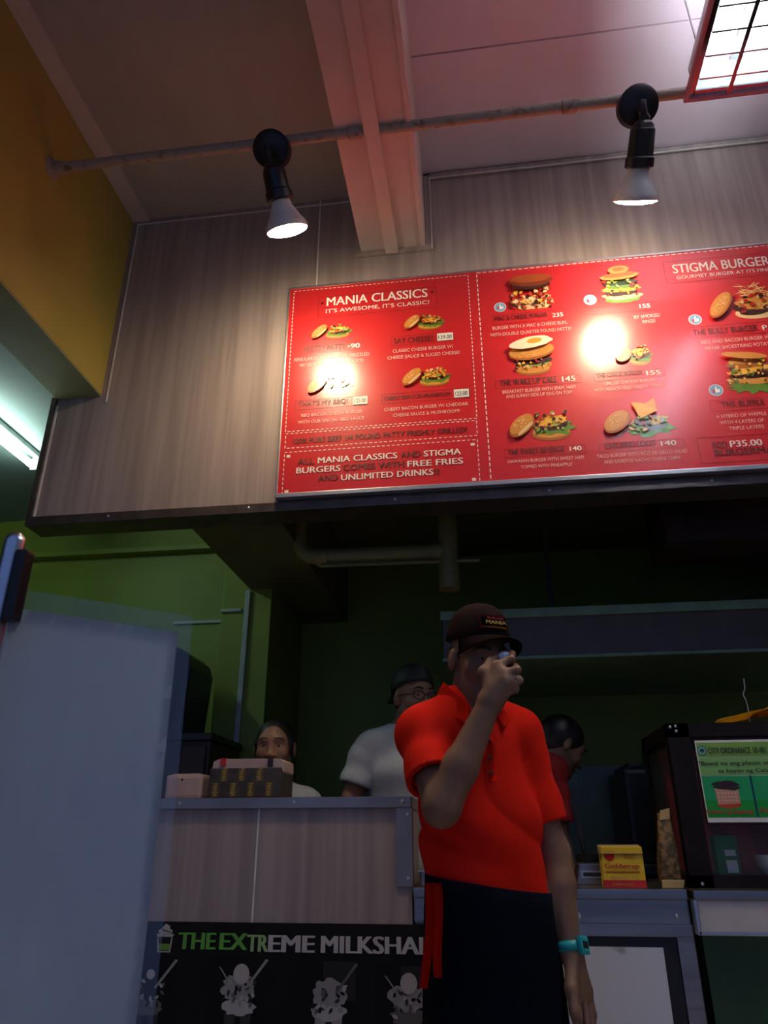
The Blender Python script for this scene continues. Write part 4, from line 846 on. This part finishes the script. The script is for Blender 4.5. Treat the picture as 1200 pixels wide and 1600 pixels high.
vf = (g-NK)@fwd; vl = (g-NK)@lat; V_ = np.maximum(np.abs(vl-.004)-np.clip((z-1.255)*.36, 0, .05), np.maximum(-vf, 1.255-z)); S.d = np.maximum(S.d, -V_)
S.d = np.maximum(S.d, .845-z).astype(np.float32)
polo = S.obj('polo_shirt', 'polo_red', man)
# collar, placket and buttons
def ringpt(a, r, dz): return Vector(NK+lat*(r*math.sin(a))+fwd*(r*math.cos(a)+.006)+V3(0, 0, dz))
b = bm_(); G_ = []
for i in range(41):
    a = math.radians(24+312*i/40); e = abs(i-20)/20.; front = max(0, e-.62)/.38
    G_.append([ringpt(a, .064+.004*front, .012-.050*front), ringpt(a, .070, .056-.066*front), ringpt(a, .077+.004*front, .064-.070*front), ringpt(a, .090+.010*front, .040-.072*front), ringpt(a, .104+.024*front, .008-.078*front)])
loft(b, G_, cap=False, closed=False); bmesh.ops.solidify(b, geom=list(b.faces), thickness=.0035); obj('collar', b, 'polo_red', polo, 'all')
def front(u_, z, off=0.):
    """a point on the shirt front found by marching in from outside"""
    base = NK*V3(1, 1, 0)+lat*u_+V3(0, 0, z)
    for k in range(90):
        p = base+fwd*(.20-k*.003); i = np.round((p-S.lo)/S.h).astype(int)
        if (i >= 0).all() and (i < S.n).all() and S.d[tuple(i)] < 0: return Vector(p+fwd*off)
    return Vector(base+fwd*.1)
b = bm_(); loft(b, [[front(.004-.016, z, .003), front(.004, z, .0045), front(.004+.016, z, .003)] for z in np.linspace(1.14, 1.26, 9)], cap=False, closed=False); bmesh.ops.solidify(b, geom=list(b.faces), thickness=.003); obj('placket', b, 'polo_red', polo, 'all')
for z in (1.16, 1.20, 1.24): obj('button', lathe(bm_(), front(.004, z, .004), Vector(fwd), [(0, .0055), (.002, .0055), (.003, .003)], 12), 'ink_dark', polo, True)
# apron with ties
cA = V3(-.012, 2.185, 0); b = bm_(); G_ = []
for i in range(49):
    a = math.radians(-112+224*i/48); col = []
    for j in range(19):
        v = j/18; zz_ = (.896-.022*math.sin(a)-.010*math.cos(a))*(1-v)+.36*v; fl = .004*math.sin(9*a+1.5)*v+.003*math.sin(4*a+6*v)
        p = cA+lat*((.176+.016*v+fl)*math.sin(a))+fwd*((.138+.012*v+fl)*math.cos(a))+V3(0, 0, zz_); col.append(Vector(p))
    G_.append(col)
loft(b, G_, cap=False, closed=False); bmesh.ops.solidify(b, geom=list(b.faces), thickness=.004); apr = obj('apron', b, 'navy', man, 'all')
for k, (dx, L) in enumerate(((-.004, .225), (.012, .20))):
    b = bm_(); A = cA+lat*(-.183+dx*.5)+fwd*(.045+.02*k); pts = []
    for j in range(9):
        v = j/8; w = .020-.004*v; c_ = A+V3(-.014*v+.022*k*v, -.02*v, .900-L*v)+lat*(.006*math.sin(4*v+k)); pts.append([Vector(c_+lat*-w*.5+fwd*-.004), Vector(c_+fwd*.006*math.cos(5*v)), Vector(c_+lat*w*.7+fwd*.004)])
    loft(b, pts, cap=False, closed=False); bmesh.ops.solidify(b, geom=list(b.faces), thickness=.003); obj('apron_tie', b, 'polo_red', apr, 'all')
# cap
def cap(t, c, M, m, badge, back=False, tilt=0., sc=1.):
    Mc = M@np.array(Matrix.Rotation(tilt, 3, 'X')); L = lambda x, y, z: Vector(np.array(c)+Mc@(np.array([x, y, z])*sc)); s = -1. if back else 1.
    b = bm_(); G_ = []
    for j in range(11):
        h = j/10; rr = math.cos(h*math.pi/2*.985)**.74
        G_.append([L(.083*rr*math.sin(a), (.106*rr*math.cos(a)-.010)*1., .046+.100*math.sin(h*math.pi/2)*(1+.06*s*math.cos(a)*rr)) for a in np.linspace(0, 2*math.pi, 36, endpoint=False)])
    loft(b, G_, cap=True); cr = obj('cap', b, m, t, 'all'); cr['label'] = 'cap worn on the head'
    b = bm_(); G_ = []
    for i in range(25):
        a = math.radians(-68+136*i/24); e = a/math.radians(68); lip = .072*math.sqrt(max(0, 1-e*e*.97)); row = []
        for j in range(7):
            v = j/6; x = .083*math.sin(a)*(1+.16*v*math.cos(a)); y = .105*math.cos(a)-.010+lip*v; zz_ = .054-.016*v-.040*(abs(e)**2.0)*(.25+.75*v)
            row.append(L(x, s*y if back else y, zz_))
        G_.append(row)
    loft(b, G_, cap=False, closed=False); bmesh.ops.solidify(b, geom=list(b.faces), thickness=.004*sc); obj('brim', b, m, cr, 'all')
    obj('top_button', ball(bm_(), L(0, -.012, .147), .007), m, cr, 'all')
    if badge:
        def sf(x, z):
            """a point on the crown front"""
            h = math.asin(min(.98, max(0, (z-.046)/.106))); rr = math.cos(h*.985)**.74; a = math.asin(max(-.95, min(.95, x/(.083*rr)))); return L(x, .106*rr*math.cos(a)-.010+.003, z)
        def patch(x0, x1, z0, z1, m_, off, nm):
            b = bm_(); G_ = [[sf(x0+(x1-x0)*i/8, z0+(z1-z0)*j/4)+Vector(Mc@V3(0, 1, .3))*off for j in range(5)] for i in range(9)]; loft(b, G_, cap=False, closed=False); bmesh.ops.solidify(b, geom=list(b.faces), thickness=.001); return obj(nm, b, m_, cr, 'all')
        patch(-.040, .040, .068, .104, 'patch_red', .001, 'cap_badge'); patch(-.037, .037, .076, .101, 'cap_brown', .002, 'badge_field'); patch(-.037, .037, .0705, .0725, 'ink_gold', .002, 'badge_line')
        o3 = sf(0, .069); ux = Vector(Mc@V3(1, 0, 0)); nn = Vector(Mc@V3(0, 1, .55)).normalized(); uz = ux.cross(nn)*-1.
        uz = (sf(0, .098)-sf(0, .076)).normalized(); nn = uz.cross(ux).normalized()*-1.
        if nn.dot(Vector(Mc@V3(0, 1, 0))) < 0: nn = -nn
        flip = -1.                                                    # lateral axis seen from the front
        for s_, z_, h_, m_, w_ in (('MANIA', .079, .0115, 'patch_gold', .032), ('BURGER', .093, .006, 'ink_red', .026)):
            o3 = sf(0, z_)+nn*.0045; MM = Matrix(((ux.x*flip2, -nn.x, uz.x, o3.x), (ux.y*flip2, -nn.y, uz.y, o3.y), (ux.z*flip2, -nn.z, uz.z, o3.z), (0, 0, 0, 1)))
            text(s_, m_, cr, -w_, w_, 0, h_, 0, .04, MM)
    return cr
flip2 = 1. if Vector(HM@V3(1, 0, 0)).x > 0 else -1.
cap(man, HC+HM@V3(0, .0, .008), HM, 'cap_brown', True, tilt=math.radians(6), sc=1.07)['label'] = 'dark brown cap with red and gold badge'
b = bm_(); ball(b, (0, 0, 0), 1, 3)
for v in b.verts: v.co = Vector(HL(v.co.x*.079, -.022+v.co.y*.092, .012+v.co.z*.055))
obj('hair', b, 'hair', man, 'all')
# watch and ring
ax = Vector(WR2-EL2).normalized(); wc = Vector(EL2)+Vector(WR2-EL2)*.95; u_, v_, _ = frame_of(ax)
wt = bm_(); G_ = []
for i in range(29):
    a = 2*math.pi*i/28; o_ = u_*math.cos(a)+v_*math.sin(a); G_.append([wc+o_*.0285-ax*.011, wc+o_*.033-ax*.0115, wc+o_*.033+ax*.0115, wc+o_*.0285+ax*.011])
loft(wt, G_, cap=False, closed=True); watch = obj('wristwatch', wt, 'teal_rubber', man, 'all'); watch['label'] = 'teal rubber wristwatch'
od = Vector((.80, -.55, .0)); od = (od-ax*od.dot(ax)).normalized(); sd_ = ax.cross(od)
MWt = Matrix(((sd_.x, ax.x, od.x, wc.x), (sd_.y, ax.y, od.y, wc.y), (sd_.z, ax.z, od.z, wc.z), (0, 0, 0, 1)))
obj('watch_case', bx(-.019, .019, -.021, .021, .030, .043, M=MWt), 'teal_rubber', watch, True, bevel=.005); obj('watch_face', bx(-.013, .013, -.013, .013, .043, .0436, M=MWt), 'black_gloss', watch)
for s in (-1, 1): obj('lug', bx(-.013, .013, s*.012-.004, s*.012+.004, .028, .044, M=MWt), 'teal_rubber', watch, bevel=.002)
pa, pb_ = Vector(K[2]), Vector(PIP[2]); ax = (pb_-pa).normalized(); u_, v_, _ = frame_of(ax); c_ = pa+(pb_-pa)*.72
b = bm_(); loft(b, [[c_+(u_*math.cos(a)+v_*math.sin(a))*.0128+ax*d for d in (-.003, .003)] for a in np.linspace(0, 2*math.pi, 25)], cap=False, closed=False); bmesh.ops.solidify(b, geom=list(b.faces), thickness=.002); rg = obj('ring', b, 'silver', man, 'all'); rg['label'] = 'silver ring'
b = bm_(); ball(b, P_(789, 1026, 1.985), (.017, .012, .012), 3)
rt = random.Random(5)
for v in b.verts: v.co += Vector((rt.uniform(-1, 1), rt.uniform(-1, 1), rt.uniform(-1, 1)))*.0018
tag(obj('tissue', b, 'tissue', None), 'small bluish white tissue pinched at the nose of the man in red', 'tissue')
# ---- people behind the counter
def tee(lo, hi, prims, sleeves, m, t, name, cut=None, h=.007, fold=.004):
    S = Sdf(lo, hi, h)
    for p in prims: S.cone(*p[:4], k=.05, wide=p[4] if len(p) > 4 else None, ff=p[5] if len(p) > 5 else 1.)
    g = S.grid(); z = g[..., 2]; S.d += (np.sin(z*38+14*g[..., 0]+2*np.sin(9*g[..., 0]))*fold).astype(np.float32)
    for A, E_, r0, r1, inner in sleeves:
        T = Sdf(lo, hi, h); T.cone(A, E_+(E_-A)*.3, r0, r1, .03); ax = (E_-A)/np.linalg.norm(E_-A); q = g-E_; tt = q@ax; rad = np.linalg.norm(q-tt[..., None]*ax, axis=-1)
        d_ = np.maximum(np.maximum(T.d+np.sin(tt*70)*.003, tt), -np.maximum(rad-inner, -(tt+.04))); S.d = np.minimum(S.d, d_).astype(np.float32)
    if cut is not None: S.d = np.maximum(S.d, cut-np.linalg.norm((g-prims[-1][0])[..., :2], axis=-1)-np.clip((prims[-1][0][2]-z)*.9, 0, .3)).astype(np.float32)
    return S.obj(name, m, t)
# man in white tee with backward cap
p2 = thing('person', 'man in white T-shirt with backward black cap and glasses behind the bar', 'person', (-.34, 3.12, 0))
Y2 = 3.08; hc = P_(648, 1092, Y2); M2 = head_frame(math.radians(34), math.radians(-4)); nk = P_(634, 1146, Y2+.02); rs, lsh = P_(572, 1176, Y2), P_(700, 1172, Y2+.05)
el, wr = P_(545, 1262, Y2-.02), P_(520, 1330, 2.96); el2, wr2 = P_(715, 1290, Y2+.10), P_(700, 1380, 3.14)
pel = V3(-.32, 3.14, .88)
S = Sdf((-.75, 2.86, -.01), (.12, 3.40, 1.72), .0065)
S.cone(pel, nk-V3(0, 0, .14), .10, .105, .04, (1, 0, 0), 1.4); S.cone(rs*.8+nk*.2, lsh*.8+nk*.2, .055, k=.05); S.cone(nk, rs, .045, .045, .05); S.cone(nk, lsh, .045, .045, .05)
h2 = add_head(S, hc, M2, 1.0, nk, .056)
for a, e, w in ((rs, el, wr), (lsh, el2, wr2)):
    S.cone(a, e, .050, .040, .03); S.cone(e, w, .042, .028, .02); d_ = (w-e)/np.linalg.norm(w-e)
    for k in range(4): c0 = w+V3(.016*(k-1.5), 0, 0); S.cone(w, c0+d_*.07, .022, .014, .012); finger(S, [c0+d_*.07, c0+d_*.11+V3(0, -.01, -.01), c0+d_*.14+V3(0, 0, -.03)], .010, .008)
    finger(S, [w+d_*.01, w+d_*.05+V3(.035, -.015, 0), w+d_*.09+V3(.042, -.02, 0)], .015, .009, .01)
legs(S, pel-V3(.09, 0, .03), pel+V3(.09, 0, -.03), (0, -1, 0), True, .08)
S.obj('body', 'skin', p2); face_bits(p2, h2, M2, brow=.005)
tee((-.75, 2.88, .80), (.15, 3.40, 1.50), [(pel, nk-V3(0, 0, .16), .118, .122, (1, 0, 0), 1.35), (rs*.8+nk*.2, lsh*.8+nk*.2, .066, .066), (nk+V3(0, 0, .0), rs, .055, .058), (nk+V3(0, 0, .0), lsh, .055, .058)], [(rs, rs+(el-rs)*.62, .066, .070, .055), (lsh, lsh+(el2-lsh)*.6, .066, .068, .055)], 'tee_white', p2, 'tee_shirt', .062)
S = Sdf((-.62, 2.96, .04), (-.02, 3.34, .95), .012); S.cone(pel+V3(0, 0, .03), pel-V3(0, 0, .05), .112, k=.03, wide=(1, 0, 0), ff=1.4); legs(S, pel-V3(.09, 0, .03), pel+V3(.09, 0, -.03), (0, -1, 0), False, .092); S.obj('trousers', 'trouser', p2)
cap(p2, hc+M2@V3(0, 0, -.004), M2, 'cap_black', False, True, math.radians(14), 1.05)['label'] = 'black cap worn backward'
b = bm_(); ball(b, (0, 0, 0), 1, 3)
for v in b.verts: v.co = Vector(h2(v.co.x*.078, -.030+v.co.y*.086, .000+v.co.z*.060))
obj('hair', b, 'hair', p2, 'all')
gls = None
for s_ in (-1, 1):
    pts = [h2(.033*s_+.025*math.cos(a), .104-.006*abs(math.cos(a)), .004+.018*math.sin(a)) for a in np.linspace(0, 2*math.pi, 21)]; o_ = obj('glasses_rim', tube(bm_(), pts, .0022, 6), 'black', p2, 'all')
    obj('temple', tube(bm_(), [h2(.058*s_, .098, .008), h2(.078*s_, .03, .008), h2(.080*s_, -.015, .004)], .002, 6), 'black', o_, 'all')
obj('glasses_bridge', tube(bm_(), [h2(-.008, .106, .008), h2(0, .110, .010), h2(.008, .106, .008)], .002, 6), 'black', p2, 'all')
# woman at the bar
p3 = thing('person', 'woman with dark tied back hair looking over the printed box on the bar', 'person', (-.85, 3.12, 0))
Y3 = 3.05; hc = P_(429, 1170, Y3); M3 = head_frame(math.radians(6), math.radians(-3)); nk = P_(434, 1232, Y3+.03); rs, lsh = P_(384, 1262, Y3+.02), P_(484, 1262, Y3+.02); pel = V3(-.85, 3.13, .78)
el, wr = P_(372, 1340, Y3), P_(395, 1390, 2.95); el2, wr2 = P_(496, 1340, Y3), P_(470, 1390, 2.95)
S = Sdf((-1.15, 2.86, -.01), (-.55, 3.40, 1.52), .0065)
S.cone(pel, nk-V3(0, 0, .13), .095, .095, .04, (1, 0, 0), 1.35); S.cone(rs*.8+nk*.2, lsh*.8+nk*.2, .048, k=.05); S.cone(nk, rs, .04, .04, .05); S.cone(nk, lsh, .04, .04, .05)
h3 = add_head(S, hc, M3, 1.0, nk, .048, True)
for a, e, w in ((rs, el, wr), (lsh, el2, wr2)):
    S.cone(a, e, .042, .034, .03); S.cone(e, w, .035, .024, .02); d_ = (w-e)/np.linalg.norm(w-e)
    for k in range(4): c0 = w+V3(.014*(k-1.5), 0, 0); S.cone(w, c0+d_*.06, .020, .012, .012); finger(S, [c0+d_*.06, c0+d_*.10+V3(0, -.01, -.01), c0+d_*.125+V3(0, 0, -.03)], .009, .007)
    finger(S, [w+d_*.01, w+d_*.05+V3(.032, -.015, 0), w+d_*.08+V3(.04, -.02, 0)], .013, .008, .01)
legs(S, pel-V3(.085, 0, .03), pel+V3(.085, 0, -.03), (0, -1, 0), True, .075)
S.obj('body', 'skin_woman', p3); face_bits(p3, h3, M3, 1.0, .0028)
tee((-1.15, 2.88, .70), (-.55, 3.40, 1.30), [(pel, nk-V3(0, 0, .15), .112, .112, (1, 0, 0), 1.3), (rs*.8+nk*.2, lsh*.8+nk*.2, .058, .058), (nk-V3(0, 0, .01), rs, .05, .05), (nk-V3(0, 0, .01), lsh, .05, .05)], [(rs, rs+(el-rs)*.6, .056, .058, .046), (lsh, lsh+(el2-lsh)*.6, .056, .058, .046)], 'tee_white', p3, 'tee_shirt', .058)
S = Sdf((-1.12, 2.96, .04), (-.58, 3.34, .86), .012); S.cone(pel+V3(0, 0, .03), pel-V3(0, 0, .05), .106, k=.03, wide=(1, 0, 0), ff=1.4); legs(S, pel-V3(.085, 0, .03), pel+V3(.085, 0, -.03), (0, -1, 0), False, .086); S.obj('trousers', 'trouser', p3)
S = Sdf(hc-V3(.16, .14, .2), hc+V3(.16, .24, .18), .006); L_ = lambda x, y, z: np.array(hc)+M3@(np.array([x, y, z])*.95)
S.ell(L_(0, -.020, .036), V3(.083, .100, .088)*.97, M3, .02);
S.cone(L_(0, -.10, .02), L_(.02, -.15, -.02), .035, .04, .02); S.cone(L_(.02, -.15, -.02), L_(.02, -.14, -.16), .038, .015, .02)
S.ell(L_(0, .088, -.035), V3(.068, .07, .092), M3, .012, sub=True); S.cone(L_(-.070, .03, .02), L_(-.074, .0, -.03), .014, .008, .02); S.cone(L_(.070, .03, .02), L_(.074, .0, -.03), .014, .008, .02); S.obj('hair', 'hair', p3)
# worker bent over the counter at the back
p4 = thing('person', 'worker in dark red polo bending over the counter, seen blurred behind the man in red', 'person', (.17, 3.43, 0))
Y4 = 3.36; hc = P_(878, 1166, Y4-.02); M4 = head_frame(math.radians(112), math.radians(-34)); nk = P_(852, 1184, Y4+.02); pel = V3(.06, 3.44, .90)
sh1, sh2 = P_(862, 1206, Y4-.07), P_(846, 1196, Y4+.11); e1, w1 = P_(876, 1318, Y4-.08), P_(893, 1372, 3.17); e2, w2 = P_(868, 1310, Y4+.10), P_(895, 1375, Y4-.06)
S = Sdf((-.25, 3.02, -.01), (.55, 3.66, 1.56), .0065)
S.cone(pel, nk*.75+pel*.25, .10, .105, .04, (0, 1, 0), 1.25); S.cone(sh1, sh2, .052, k=.05); S.cone(nk, sh1, .045, .045, .05); S.cone(nk, sh2, .045, .045, .05)
h4 = add_head(S, hc, M4, .98, nk, .055)
for a, e, w in ((sh1, e1, w1), (sh2, e2, w2)):
    S.cone(a, e, .048, .038, .03); S.cone(e, w, .040, .026, .02); d_ = (w-e)/np.linalg.norm(w-e)
    for k in range(4): c0 = w+V3(0, .015*(k-1.5), 0); S.cone(w, c0+d_*.05, .020, .012, .012); finger(S, [c0+d_*.05, c0+d_*.08+V3(.015, 0, .005), c0+d_*.09+V3(.04, 0, 0)], .0095, .008)
    finger(S, [w, w+d_*.04+V3(-.01, -.03, 0), w+d_*.07+V3(.0, -.035, 0)], .014, .009, .01)
legs(S, pel+V3(0, -.085, -.03), pel+V3(0, .085, -.03), (1, 0, 0), True, .075)
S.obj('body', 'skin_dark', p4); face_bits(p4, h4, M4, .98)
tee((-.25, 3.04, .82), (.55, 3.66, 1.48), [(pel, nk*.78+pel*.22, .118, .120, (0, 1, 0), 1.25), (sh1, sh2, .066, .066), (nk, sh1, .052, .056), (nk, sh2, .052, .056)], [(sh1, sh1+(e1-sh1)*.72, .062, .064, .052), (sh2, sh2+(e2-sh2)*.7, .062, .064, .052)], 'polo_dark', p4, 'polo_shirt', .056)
S = Sdf((-.2, 3.2, .04), (.32, 3.66, .98), .012); S.cone(pel+V3(0, 0, .03), pel-V3(0, 0, .05), .108, k=.03, wide=(0, 1, 0), ff=1.35); legs(S, pel+V3(0, -.085, -.03), pel+V3(0, .085, -.03), (1, 0, 0), False, .082); S.obj('trousers', 'trouser', p4)
S = Sdf(hc-V3(.17, .17, .17), hc+V3(.17, .17, .17), .006); L_ = lambda x, y, z: np.array(hc)+M4@(np.array([x, y, z])*.98)
S.ell(L_(0, -.022, .036), V3(.086, .100, .092), M4, .02); S.ell(L_(0, -.06, -.02), V3(.07, .05, .05), M4, .02); S.ell(L_(0, .085, -.030), V3(.06, .06, .085), M4, .02, sub=True); S.obj('hair', 'hair', p4)
